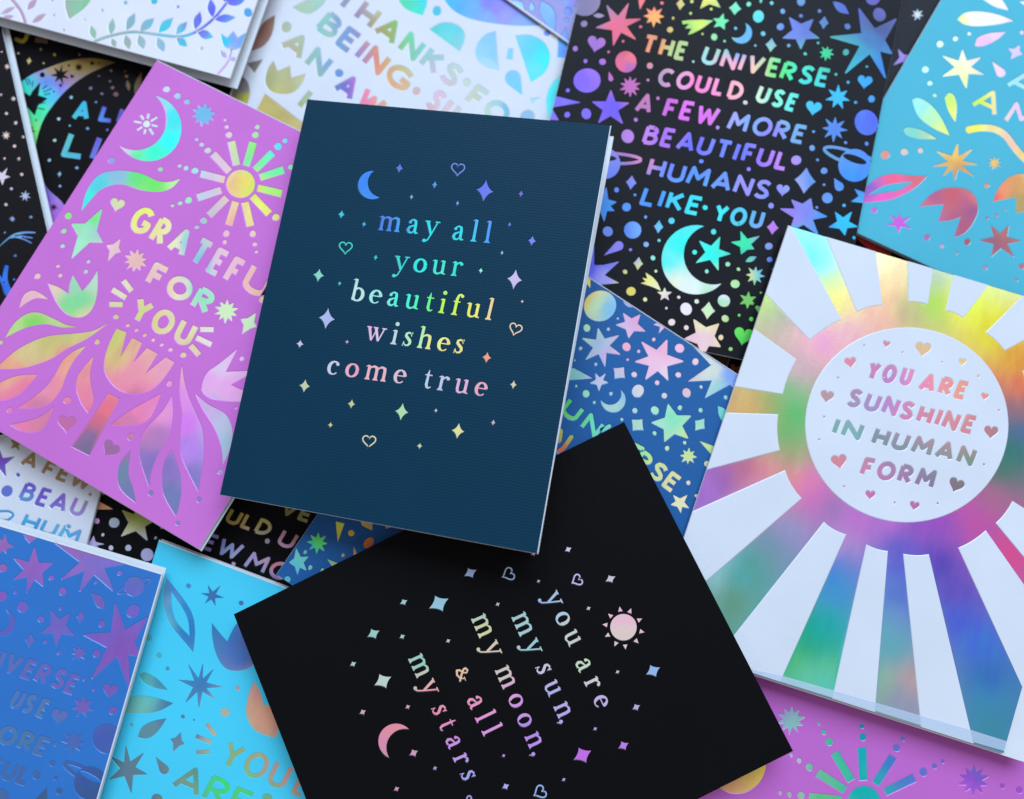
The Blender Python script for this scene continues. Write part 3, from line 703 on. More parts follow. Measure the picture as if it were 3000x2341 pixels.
W = lambda t, a, b, h, **k: c.word(t, a, b, h, 38, slant=k.pop('slant', 2), jit=.018, **k)
W('GRATEF', (806, 1458), (1496, 1832), 180); 
c.view = 'V5'
W('U', (1528, 312), (1680, 392), 185)
W('L', (1648, 395), (1740, 445), 172)
W('FOR', (918, 280), (1325, 490), 155); W('YOU', (812, 508), (1200, 700), 165)
for a, b in [((790,265),(842,333)),((718,322),(805,376)),((700,418),(784,420)),((1281,578),(1366,580)),((1256,630),(1352,676)),((1220,680),(1274,742))]:
    c.add('dash', vstroke([(*a, 32), (*b, 32)]))
c.add('star', [reg_star(868, 138, 70, 10, 42, -80)]); c.add('star', [reg_star(1448, 462, 72, 10, 42, -85)])
c.add('sparkle', [tips_star(1592, 540, [(1635,475),(1640,560),(1550,605),(1545,512)], 34)])
c.dots([(743,498,15),(819,553,10),(875,583,10),(927,615,10),(981,646,10),(1036,677,10),(1092,708,12),(1174,742,17),(1085,925,17),(623,658,15),(430,1033,22),(838,1266,22),(965,1628,16),(1273,1668,16),(1548,765,14),(1510,1082,6),(1408,1490,15),(62,1094,16),(240,238,18),(386,233,12),(372,174,10),(550,208,12),(5,662,12)])
c.add('tulip', [arcs([(310,285),(375,310),(442,352)], [(442,352),(445,290),(465,230)], [(465,230),(495,280),(525,335)], [(525,335),(580,270),(623,203)], [(623,203),(622,330),(598,430),(550,487),(485,502),(415,470),(360,400),(325,325),(310,285)])])
for a, b in [([(122,443),(150,362),(205,330),(260,350),(307,385)], [(307,385),(235,378),(180,400),(122,443)]),
 ([(32,632),(90,540),(170,480),(250,472),(340,510),(420,548),(492,562)], [(492,562),(400,565),(300,545),(200,555),(110,590),(32,632)]),
 ([(-80,850),(0,800),(100,715),(220,650),(330,618),(480,605),(600,585),(695,535)], [(695,535),(560,635),(430,700),(330,765),(200,812),(100,830),(0,832),(-80,850)]),
 ([(-80,980),(0,920),(80,885),(150,870),(240,868)], [(240,868),(200,915),(140,980),(70,1020),(0,1030),(-80,980)]),
 ([(548,685),(470,720),(400,780),(350,870),(280,960),(190,1030),(108,1083)], [(108,1083),(250,1078),(330,1040),(390,960),(420,880),(470,780),(548,685)]),
 ([(598,750),(540,815),(495,885),(490,960),(520,1050),(565,1112)], [(565,1112),(598,1030),(582,940),(575,860),(598,750)]),
 ([(345,1072),(270,1130),(190,1162),(65,1190)], [(65,1190),(140,1228),(220,1237),(290,1195),(345,1072)]),
 ([(1030,990),(900,1060),(800,1120),(705,1190)], [(705,1190),(800,1193),(900,1182),(970,1130),(1030,990)]),
 ([(1163,808),(1180,920),(1215,1030),(1260,1130),(1295,1230),(1300,1400),(1268,1612)], [(1268,1612),(1210,1500),(1160,1380),(1155,1250),(1165,1100),(1150,950),(1163,808)]),
 ([(1100,1000),(1040,1100),(930,1220),(898,1310),(900,1420),(955,1590)], [(955,1590),(965,1500),(1000,1400),(1080,1260),(1105,1130),(1100,1000)]),
 ([(1250,990),(1330,1058),(1440,1120),(1485,1220),(1470,1340),(1425,1445)], [(1425,1445),(1415,1320),(1370,1200),(1300,1090),(1250,990)]),
 ([(835,1355),(770,1430),(752,1530),(780,1610),(868,1688)], [(868,1688),(850,1600),(820,1500),(835,1355)]),
 ([(1098,1350),(1050,1430),(1035,1520),(1050,1640),(1125,1775)], [(1125,1775),(1155,1650),(1150,1500),(1098,1350)])]:
    c.add('leaf', [arcs(a, b)])
c.add('heart', [heart(428, 1182, 116, 4)]); c.add('heart', [heart(705, 1345, 112, 38)])
c.add('stem', [[(692,988),(765,1022),(570,1385),(460,1330)]])
c.add('tulip', [[(745,573),(808,597),(768,757),(845,632),(908,665),(852,790),(940,698),(1008,735),(928,862),(1060,757),(1116,790)]+smooth([(1116,790),(1040,900),(960,970),(850,992),(755,960),(690,890),(665,800),(690,690),(745,573)])[1:-1]])
c.add('tulip', [arcs([(1518,705),(1400,800),(1330,850),(1295,920),(1300,980),(1370,1025),(1530,1040),(1640,1030)], [(1640,1030),(1640,1000)], [(1640,1000),(1545,965),(1476,932)], [(1476,932),(1570,880),(1640,840)], [(1640,840),(1570,845),(1443,850)], [(1443,850),(1518,705)])])
c.view = 'V9'; c.dots([(1264, 712, 15)])

# ---- black universe card
c = card([(1284, -204), (1940, -80), (1768, 805), (1076, 661)], .0095, (20, 20, 27),
 [(1248,5,(108,102,145)),(1265,20,(108,102,145)),(1240,25,(105,100,150)),(1277,32,(140,120,165)),(1310,60,(210,80,115)),(1360,50,(190,75,120)),(1330,110,(190,70,110)),(1395,35,(230,150,70)),(1400,90,(200,140,90)),(1390,8,(215,90,110)),(1490,55,(190,220,80)),(1470,60,(140,200,90)),(1540,50,(90,215,160)),(1500,8,(200,205,90)),(1615,35,(70,200,220)),(1600,20,(100,220,180)),(1590,70,(80,160,220)),(1570,100,(70,150,225)),(1550,90,(120,210,150)),(1720,60,(75,100,190)),(1690,60,(90,110,210)),(1790,50,(60,100,170)),(1830,110,(20,140,175)),(1790,110,(40,140,150)),(1840,140,(10,160,200)),(1860,80,(40,100,170)),(1875,60,(50,60,130)),(1870,150,(15,110,210)),(1860,35,(60,75,140)),(1820,15,(60,80,190)),(1875,15,(80,70,170)),
  (1270,95,(140,90,190)),(1325,140,(205,80,130)),(1345,120,(215,95,110)),(1340,145,(160,80,170)),(1240,170,(110,75,225)),(1270,150,(130,90,220)),(1305,230,(95,65,220)),(1225,215,(105,90,225)),(1345,180,(170,80,165)),(1370,95,(230,110,90)),(1400,105,(215,150,80)),(1440,110,(160,190,120)),(1500,125,(140,200,210)),(1550,140,(225,150,190)),(1590,150,(240,160,185)),(1620,155,(205,195,150)),(1650,155,(110,210,110)),(1680,155,(50,215,130)),(1700,160,(30,210,190)),(1725,175,(40,200,200)),(1765,115,(20,190,130)),(1785,113,(60,190,170)),
  (1400,165,(160,130,170)),(1450,175,(210,140,200)),(1490,180,(240,110,190)),(1530,190,(240,130,200)),(1565,195,(245,160,180)),(1610,200,(190,220,200)),(1660,205,(110,225,200)),(1700,215,(80,215,210)),(1735,230,(30,175,220)),(1785,205,(20,170,225)),(1850,175,(10,150,220)),(1375,215,(170,100,160)),(1430,225,(185,80,205)),(1470,240,(205,90,225)),(1510,250,(200,90,215)),(1560,260,(140,150,230)),(1600,265,(110,150,230)),(1640,280,(120,120,230)),(1700,290,(100,150,215)),(1780,275,(60,120,215)),(1850,260,(60,90,220)),
  (1385,285,(170,110,220)),(1410,290,(150,90,225)),(1480,305,(95,90,235)),(1540,315,(90,115,240)),(1580,325,(90,100,240)),(1620,335,(130,95,235)),(1660,345,(185,120,230)),(1820,350,(60,130,225)),(1780,325,(80,140,200)),(1740,390,(80,130,215)),(1650,345,(150,110,240)),(1440,360,(90,120,235)),(1480,375,(70,130,235)),(1540,385,(90,130,230)),(1590,400,(140,130,240)),(1640,410,(120,130,235)),(1400,420,(50,130,235)),(1440,425,(40,190,235)),(1480,430,(20,210,230)),(1530,440,(20,220,235)),(1580,455,(60,190,230)),(1620,465,(80,160,225)),
  (1320,345,(95,120,220)),(1330,340,(160,100,170)),(1370,335,(190,120,180)),(1310,370,(90,115,220)),(1300,440,(50,130,235)),(1310,430,(60,130,230)),(1340,490,(70,120,225)),(1355,490,(100,160,235)),(1720,450,(110,120,225)),(1700,490,(80,150,220)),(1680,440,(130,110,220)),(1690,470,(140,120,225)),(1800,475,(10,180,235)),(1760,470,(40,140,230)),(1645,485,(175,110,225)),(1450,520,(30,230,230)),(1420,560,(80,230,235)),(1420,600,(170,235,240)),(1470,620,(215,235,250)),(1540,625,(215,225,250)),
  (1515,545,(10,230,225)),(1580,520,(30,220,160)),(1620,590,(100,190,220)),(1600,590,(190,215,150)),(1610,620,(90,190,90)),(1385,590,(220,225,130)),(1400,610,(235,230,180)),(1345,600,(205,200,90)),(1300,560,(110,115,235)),(1290,590,(150,150,240)),(1260,570,(90,90,240)),(1330,530,(125,120,230)),(1510,655,(195,230,190)),(1520,640,(140,220,160)),(1590,645,(110,190,90)),(1590,690,(80,215,60)),(1580,720,(70,205,80)),(1570,710,(100,220,90)),(1500,690,(225,225,180)),(1480,720,(235,190,215)),(1510,720,(245,200,215)),(1530,710,(240,210,180)),
  (1430,605,(225,230,210)),(1460,660,(235,225,245)),(1345,610,(215,205,90)),(1700,400,(130,150,225)),(1820,370,(30,130,235)),(1495,470,(60,220,230)),(1430,645,(235,200,220)),(1560,590,(170,225,150)),(1580,540,(30,200,180)),(1635,560,(80,120,220))],
 'black card crowded with rainbow foil stars and capitals, right of the navy card',
 rough=.48, spec=.09)
c.view = 'V3'
W = lambda t, a, b, h=126, **k: c.word(t, a, b, h, 27, slant=k.pop('slant', 8), jit=.032, **k)
W('THE', (600, 340), (888, 390)); W('UNIVERSE', (985, 402), (1792, 565)); W('COULD', (703, 542), (1242, 642), 122); W('USE', (1332, 652), (1590, 716), 120)
W('A', (565, 712), (670, 728), 130); W('FEW', (742, 746), (1085, 806), 128); W('MORE', (1155, 828), (1640, 924), 126)
W('BEAUTIFUL', (605, 916), (1535, 1092), 128); W('HUMANS', (635, 1128), (1418, 1278), 128); W('LIKE', (598, 1306), (970, 1380)); W('YOU', (1055, 1414), (1372, 1466), 122)
c.dots([(942,393,8),(243,151,21),(187,310,17),(252,390,13),(361,394,21),(400,331,9),(493,263,9),(605,170,10),(741,18,11),(813,115,9),(793,189,19),(925,84,9),(933,8,11),(1057,57,9),(1001,216,7),(1076,236,21),(1142,262,8),(1213,180,10),(1297,25,15),(1359,104,37),(1444,18,12),(1515,71,16),(1389,214,15),(1339,290,8),(1500,170,23),(1631,100,12),(1632,8,27),(1750,69,12),(1553,290,11),(1741,273,9),(1658,343,11),(1919,333,20),(1929,168,19),(2133,92,42),(2053,425,8),(1855,475,9),(1933,525,10),(1981,654,10),(2083,632,22),(2050,783,78),(1712,841,9),(1917,911,10),(2052,918,13),(1703,946,18),(1601,1024,31),(1737,1022,9),(1779,1092,21),(1779,1181,9),(1800,1266,34),(1907,1313,11),(1733,1326,9),(1440,1315,18),(1072,1482,17),(1425,1575,23),(1430,1660,17),(511,394,68),(664,420,20),(652,511,9),(262,514,82),(139,577,13),(135,733,19),(257,727,33),(574,765,13),(522,871,42),(716,628,11),(1098,815,12),(1275,655,14),(993,1031,14),(1297,1081,13),(451,1214,16),(569,1246,9),(515,1324,28),(395,1480,32),(554,1471,55),(637,1388,10),(803,1412,20),(723,1538,10),(640,1563,17),(540,1597,10),(684,1650,15),(951,1613,15),(1018,1327,16),(1163,1690,15),(1970,1520,10),(2090,-12,44),(250,8,95)])
def st(cx, cy, tips, ri, name='star'): c.add(name, [tips_star(cx, cy, tips, ri)])
st(463, 155, [(388,32),(527,20),(605,120),(572,250),(430,290),(320,175)], 55)
c.add('star', [reg_star(690, 103, 66, 8, 36, -88)])
c.add('star', [[(588,-20),(600,62),(645,-20)]]); c.add('star', [[(1010,-20),(985,55),(1045,25),(1117,48),(1080,-20)]])
for x, y, a, b in [(860,25,28,40),(1210,52,40,44),(1440,287,36,46),(1778,143,32,44),(1658,1155,68,84),(545,1167,35,47),(720,1450,30,43),(1450,1455,38,46)]:
    c.add('diamond', [spark(x, y, a, b, 6, .55)])
c.add('sparkle', [spark(1375, 5, 12, 18, 8)])
c.add('comet', [[(1070,130),(1000,125),(920,127),(868,133),(875,155),(915,150),(890,180),(930,182),(908,222),(940,212),(1000,180)]])
st(1120, 140, [(1135,85),(1170,128),(1142,188),(1075,172),(1072,118)], 27)
c.add('moon', [circle(1250, 210, 68, n=40)], [circle(1216, 176, 66, n=40)])
st(1630, 205, [(1557,110),(1708,122),(1747,243),(1630,312),(1515,243)], 55)
c.add('star', [reg_star(1795, 340, 47, 8, 25, -80)])
for x, y, s_, r in [(320,280,116,12),(2040,522,96,8),(1712,690,102,10),(1515,1215,84,8)]: c.add('heart', [heart(x, y, s_, r)])
c.add('star', [reg_star(1868, 622, 76, 7, 36, -88)]); c.add('star', [reg_star(1845, 825, 80, 8, 38, -85)]); c.add('star', [reg_star(538, 552, 66, 10, 36, -90)])
st(412, 690, [(415,575),(530,658),(490,790),(335,785),(295,650)], 52)
c.add('star', [[(20,600),(80,618),(225,655),(50,685),(0,690)]]); c.add('star', [[(40,695),(82,768),(0,765)]])
c.add('drop', [drop(402, 455, 414, 503, 16)]); c.add('drop', [drop(1843, 1138, 1876, 1193, 29)])
c.add('leaf', [leaf((1835, 8), (1940, 90), 26)]); c.add('leaf', [leaf((298, 97), (376, 100), 14)])
def planet(cx, cy, r, rx, ry, rot, lw, oy=-40):
    ps = [circle(cx, cy, r, n=48)]
    a = math.radians(rot); co, si = math.cos(a), math.sin(a)
    E = [(cx+rx*math.cos(t)*co-ry*math.sin(t)*si, cy+oy+rx*math.cos(t)*si+ry*math.sin(t)*co) for t in [2*math.pi*i/40 for i in range(41)]]
    neg = []
    n1 = [(cx+(r*.75)*math.cos(t)*co-(ry*.55)*math.sin(t)*si, cy+oy+(r*.75)*math.cos(t)*si+(ry*.55)*math.sin(t)*co) for t in [2*math.pi*i/30 for i in range(30)]]
    c.add('planet', ps+vstroke([(x, y, lw) for x, y in E], False), [n1])
planet(1975, 1057, 105, 205, 42, 19, 20); planet(375, 1045, 100, 232, 34, 3, 20, -35)
st(1650, 1370, [(1500,1335),(1572,1278),(1695,1270),(1797,1385),(1740,1500),(1560,1480)], 68)
st(1900, 1430, [(1850,1355),(1955,1355),(1995,1450),(1912,1505),(1810,1452)], 40)
st(365, 1310, [(385,1198),(450,1292),(437,1348),(372,1415),(280,1380),(290,1240)], 48)
c.add('drop', [drop(368, 1635, 465, 1572, 30)])
c.view = 'V4'
st(775, 262, [(692,52),(508,235),(605,468),(862,500),(905,345),(932,118)], 85)
c.add('star', [[(663,1208),(690,1255),(640,1290),(720,1300),(760,1240)]])
c.view = 'V7'
c.dots([(493,247,14),(685,243,9),(530,369,28),(618,420,13),(828,406,10),(940,432,14),(874,479,37),(751,474,8),(784,562,21),(875,596,15),(1091,657,16),(1152,729,12),(1118,539,22),(1110,428,38),(1180,323,27),(1003,244,12),(1201,231,11),(1280,542,13),(1205,518,9),(1340,377,7),(1415,230,6)])
c.add('star', [[(300,-40),(270,130),(240,265),(300,330),(370,325),(456,317),(365,268),(458,182),(355,205),(300,205)]])
c.add('moon', [circle(937, 172, 216, n=80)], [circle(1046, 140, 187, n=80)])
st(1040, 130, [(1085,30),(1150,135),(1075,237),(937,190),(957,55)], 46); st(1243, 75, [(1215,-5),(1330,25),(1298,105),(1218,137),(1157,62)], 36)
c.add('leaf', [leaf((1244, 184), (1314, 152), 15)])
c.add('star', [reg_star(1305, 270, 58, 8, 30, -85)]); c.add('star', [reg_star(1260, 425, 55, 6, 26, -85)])
c.add('comet', [[(620,252),(665,280),(695,315),(718,366),(660,340),(590,318),(622,308),(600,285),(632,290)]])
c.add('star', [reg_star(740, 388, 44, 5, 20, -90)])
for x, y, a, b in [(575,195,30,42),(1011,488,44,56)]: c.add('diamond', [spark(x, y, a, b, 6, .55)])
st(990, 655, [(922,545),(1078,572),(1088,715),(975,780),(865,665)], 62)
c.add('heart', [heart(1232, 648, 122, 12)]); c.add('star', [[(1295,450),(1345,468),(1325,505)]])

# ---- blue card in the middle
c = card([(1095, 486), (1672, 863), (1204, 1640), (590, 1225)], .0118, (26, 92, 165),
 [(1250,640,(230,215,110)),(1270,650,(190,225,190)),(1300,660,(120,190,235)),(1258,600,(245,220,100)),(1245,700,(175,225,195)),(1280,735,(160,190,220)),(1290,755,(190,175,225)),(1335,695,(205,180,225)),(1350,685,(215,165,215)),(1360,635,(150,175,240)),(1340,750,(235,170,205)),(1400,770,(230,190,225)),(1410,750,(225,175,215)),(1450,750,(235,185,225)),(1420,800,(225,205,230)),(1385,800,(235,190,225)),(1275,810,(190,195,235)),(1245,800,(130,190,200)),(1235,790,(130,200,200)),(1360,830,(205,210,225)),(1450,835,(215,190,210)),(1480,770,(225,200,220)),(1520,790,(200,215,215)),(1560,800,(120,160,240)),(1500,740,(180,200,220)),(1530,830,(150,205,215)),
  (1305,860,(165,205,210)),(1330,840,(140,190,225)),(1250,840,(150,220,190)),(1430,890,(130,225,190)),(1410,900,(160,225,205)),(1360,905,(170,215,205)),(1495,900,(150,215,200)),(1540,880,(110,205,205)),(1215,860,(80,205,110)),(1240,890,(100,215,150)),(1270,900,(110,225,190)),(1200,930,(180,190,90)),(1190,950,(225,110,70)),(1370,960,(160,230,160)),(1380,990,(190,225,150)),(1420,1000,(205,220,160)),(1440,1020,(215,215,160)),(1470,970,(190,225,160)),(1505,950,(190,220,150)),(1450,1060,(240,225,190)),(1445,1090,(250,230,190)),(1480,1010,(240,205,190)),
  (680,1155,(90,230,110)),(665,1165,(60,215,170)),(720,1110,(215,240,60)),(748,1137,(245,200,40)),(785,1155,(240,120,50)),(800,1110,(190,190,140)),(770,1195,(235,150,120)),(735,1200,(190,190,130)),(700,1215,(150,200,150)),(620,1210,(90,200,225)),(640,1180,(110,210,210)),(600,1230,(90,170,210)),(850,1110,(170,150,140)),(1480,930,(190,225,160))],
 'royal blue card with pale foil stars, between the navy card and the sunshine card', rough=.58, spec=.24, rims=(2,), rimw=.22)
c.view = 'V7'
c.dots([(337,460,98),(255,598,22),(389,605,10),(448,538,7),(216,725,11),(180,799,6),(502,715,26),(578,743,10),(509,795,8),(311,824,10),(672,669,11),(833,724,28),(932,808,20),(825,890,17),(693,939,14),(550,888,17),(573,991,38),(877,1002,27),(738,1020,17),(967,965,10),(250,1008,22),(405,1007,11),(301,1062,9),(189,960,8),(473,1168,9),(554,1113,16),(679,1112,25),(835,1095,14),(964,1110,13),(1120,1030,12),(677,1254,12),(865,1313,10),(755,1348,14),(888,1563,13),(937,1645,10),(1003,1445,17),(530,410,55)])
c.add('star', [[(240,250),(280,265),(275,348),(240,300)]])
c.add('star', [[(668,577),(735,545),(835,625),(800,636),(745,590),(703,632),(712,590)]])
c.add('star', [[(600,495),(655,535),(625,512)]])
st(530, 580, [(482,505),(587,515),(618,618),(515,660),(437,578)], 42); st(345, 712, [(325,600),(452,645),(462,762),(368,837),(248,795),(228,662)], 52)
st(700, 800, [(597,685),(755,672),(855,805),(760,922),(622,917),(557,808)], 66)
c.add('star', [[(885,932),(1030,830),(905,700),(960,690),(1250,900),(1200,1000),(1145,950),(990,1038),(1035,925)]])
c.add('star', [[(120,845),(175,850),(290,912),(160,922),(110,925)]]); st(332, 932, [(308,880),(372,882),(387,938),(330,990),(275,942)], 25)
for x, y, a, b, r in [(457,878,46,46,40),(571,1202,48,46,42),(960,1200,38,46,38)]: c.add('diamond', [spark(x, y, a, b, r, .6)])
c.add('moon', [circle(419, 1046, 77, n=44)], [circle(400, 1008, 70, n=44)])
st(788, 1198, [(762,1073),(903,1147),(885,1285),(740,1305),(660,1188)], 62)
c.add('leaf', [arcs([(1072,1085),(1110,1100),(1130,1135),(1100,1180)], [(1100,1180),(1078,1140),(1072,1085)])])
c.add('star', [[(957,1303),(1060,1340),(1035,1392)]]); c.add('star', [reg_star(888, 1398, 50, 8, 27, -85)]); st(835, 1690, [(880,1642),(795,1642),(780,1700),(840,1750),(890,1720)], 28)
c.word('UN', (80, 1118), (302, 1292), 116, 26, jit=.018); c.word('RSE', (536, 1448), (788, 1632), 118, 26, jit=.018)
c.add('letter', stroke([(548,1325),(602,1352)], 26)); c.add('letter', stroke([(92,1240),(84,1300)], 26)); c.add('letter', stroke([(158,1278),(110,1345),(78,1368)], 26)); c.add('letter', stroke([(350,1235),(395,1210)], 22))
c.view = 'V11'
c.add('star', [reg_star(50, 85, 50, 8, 26, -85)]); c.add('star', [[(140,-20),(182,-10),(150,82)]]); c.dots([(216,38,15),(176,145,8),(15,205,10),(75,218,8)])
c.add('oval', [circle(301, 85, 30, 20, n=24, rot=-50)]); c.add('star', [[(228,103),(246,142),(226,152)]]); c.add('star', [[(98,165),(150,185),(128,203)]])
c.add('star', [[(262,-20),(270,0),(318,24),(322,-20)]]); c.add('star', [[(385,-20),(385,16),(445,0),(445,-20)]])
c.view = 'V9'; st(2120, 985, [(2105,890),(2190,950),(2175,1040),(2115,1070),(2060,985)], 38); c.dots([(2043,1110,22),(2170,915,12)])

# ---- teal card, top right
c = card([(2195, -321), (2835, 40), (2372, 750), (1742, 456)], .0065, (72, 178, 214),
 [(2040,40,(240,245,150)),(2090,45,(245,245,235)),(2070,5,(230,245,245)),(2120,40,(245,230,245)),(2040,145,(245,240,190)),(2080,125,(250,215,210)),(2060,180,(245,235,150)),(2010,150,(245,240,200)),(2100,90,(220,180,235)),(2140,70,(230,190,225)),(2165,110,(205,190,240)),(2125,145,(240,200,225)),(2000,95,(215,245,235)),(2040,80,(220,245,235)),(1970,145,(190,245,230)),(1980,175,(200,240,230)),(1960,220,(150,220,215)),(1960,225,(140,225,230)),(1990,250,(170,235,180)),(2010,280,(215,235,120)),(2020,215,(190,240,100)),(2035,245,(225,240,110)),
  (1950,285,(110,200,190)),(1970,285,(150,200,170)),(2000,295,(205,220,140)),(2090,220,(190,225,60)),(2120,220,(225,220,140)),(2150,250,(235,200,205)),(2175,240,(215,190,235)),(2165,180,(150,215,230)),(2080,275,(245,225,80)),(2110,280,(245,215,150)),(2150,310,(240,190,170)),(2180,340,(235,205,130)),(2035,330,(225,180,80)),(2030,350,(205,160,80)),(2040,370,(190,140,90)),(2120,348,(225,185,90)),(1890,330,(205,140,130)),(1930,325,(205,190,180)),(1960,322,(215,190,180)),(2105,395,(205,140,110)),
  (1855,400,(130,80,190)),(1870,380,(180,90,190)),(1900,380,(235,80,130)),(1950,375,(205,90,120)),(1880,425,(225,80,190)),(1920,410,(220,90,170)),(1965,440,(190,100,130)),(1990,410,(170,80,130)),(2030,410,(190,80,100)),(2060,430,(175,85,120)),(2075,450,(150,80,130)),(2050,480,(165,80,120)),(2080,420,(205,110,110)),(2140,400,(225,140,100)),(2120,420,(225,110,90)),(2170,430,(170,150,90)),(2165,390,(205,150,90)),(1918,475,(190,80,215)),(1865,448,(190,90,205)),(1975,508,(170,90,170)),(2010,525,(190,150,190)),(2060,515,(160,80,100)),(2140,500,(165,100,110)),(2120,515,(150,90,110)),(2105,575,(170,130,170)),(1900,570,(190,150,190))],
 'teal card with pearly petals, gold star and plum tulip heads, top right', rough=.6, spec=.22, gap=.002)
c.view = 'V4'
c.add('petal', [arcs([(1323,123),(1370,82),(1460,72),(1580,92),(1682,132)], [(1682,132),(1580,155),(1450,166),(1370,155),(1323,123)])])
c.add('petal', [arcs([(1450,-30),(1560,40),(1650,64)], [(1650,64),(1610,0),(1560,-30)], [(1560,-30),(1450,-30)])])
c.add('petal', [arcs([(1720,10),(1748,30),(1790,60)], [(1790,60),(1790,0)], [(1790,0),(1720,10)])])
st(1358, 432, [(1355,318),(1470,368),(1487,475),(1378,562),(1230,487),(1230,358)], 52)
c.add('petal', [arcs([(1435,290),(1455,240),(1530,212),(1632,203)], [(1632,203),(1580,250),(1500,290),(1450,296),(1435,290)])])
c.add('sparkle', [tips_star(1698, 334, [(1717,290),(1738,345),(1665,377),(1650,310)], 26)])
c.add('petal', [drop(1545, 392, 1600, 464, 29)])
c.dots([(1211,281,21),(1310,247,15),(1398,215,11),(1117,444,21),(1146,532,15),(1177,610,11),(1735,207,12),(860,990,28),(983,972,22),(1085,963,16),(1511,1187,16),(789,1346,18),(1127,1520,18),(1222,1574,13),(1316,1620,9),(1385,1549,20),(1511,1397,9),(1573,1378,9),(1628,1343,6)])
c.add('petal', [arcs([(1032,640),(1070,625),(1140,660),(1210,740),(1273,866)], [(1273,866),(1160,815),(1070,740),(1032,640)])])
c.add('petal', [arcs([(1242,625),(1272,595),(1305,620),(1318,690),(1308,780)], [(1308,780),(1262,700),(1242,625)])])
c.add('petal', [arcs([(978,830),(1010,813),(1100,835),(1190,888)], [(1190,888),(1080,888),(1000,865),(978,830)])])
W = lambda t, a, b, h, **k: c.word(t, a, b, h, 27, slant=k.pop('slant', 4), jit=.018, **k)
W('A', (1630, 552), (1775, 622), 140); W('AM', (1405, 676), (1790, 852), 150)
c.add('ribbon', stroke([(1385,832),(1470,818),(1560,826),(1630,866),(1690,945),(1760,1020),(1830,1050)], 44, False))
st(1308, 1040, [(1323,918),(1413,956),(1447,1052),(1422,1124),(1305,1152),(1230,1124),(1165,1065),(1190,968)], 46); c.add('star', [reg_star(1560, 1044, 40, 9, 18, -90)])
c.add('leaf_outline', [arcs([(690,1300),(700,1240),(800,1145),(900,1115),(1010,1122),(1127,1128)], [(1127,1128),(1060,1195),(980,1242),(880,1280),(690,1300)])],
      [arcs([(745,1250),(850,1190),(950,1170),(1042,1164)], [(1042,1164),(950,1217),(850,1235),(745,1250)])])
c.add('tulip', [arcs([(1080,1322),(1160,1240),(1260,1203),(1380,1212),(1440,1270),(1453,1350),(1420,1430),(1370,1490),(1300,1520)], [(1300,1520),(1345,1388)], [(1345,1388),(1270,1412),(1200,1418)], [(1200,1418),(1237,1308)], [(1237,1308),(1080,1322)])])
c.add('tulip', [arcs([(1550,1290),(1590,1200),(1660,1130),(1748,1112),(1840,1130)], [(1840,1130),(1840,1330)], [(1840,1330),(1700,1366)], [(1700,1366),(1697,1262)], [(1697,1262),(1550,1290)])])
st(1598, 1540, [(1650,1445),(1725,1543),(1682,1642),(1538,1642),(1468,1538),(1538,1446)], 48); st(948, 1425, [(950,1366),(1020,1392),(1020,1462),(942,1489),(873,1442),(890,1380)], 28)
c.view = 'V8'; c.dots([(2083,385,9),(2115,300,18),(1888,307,14)])

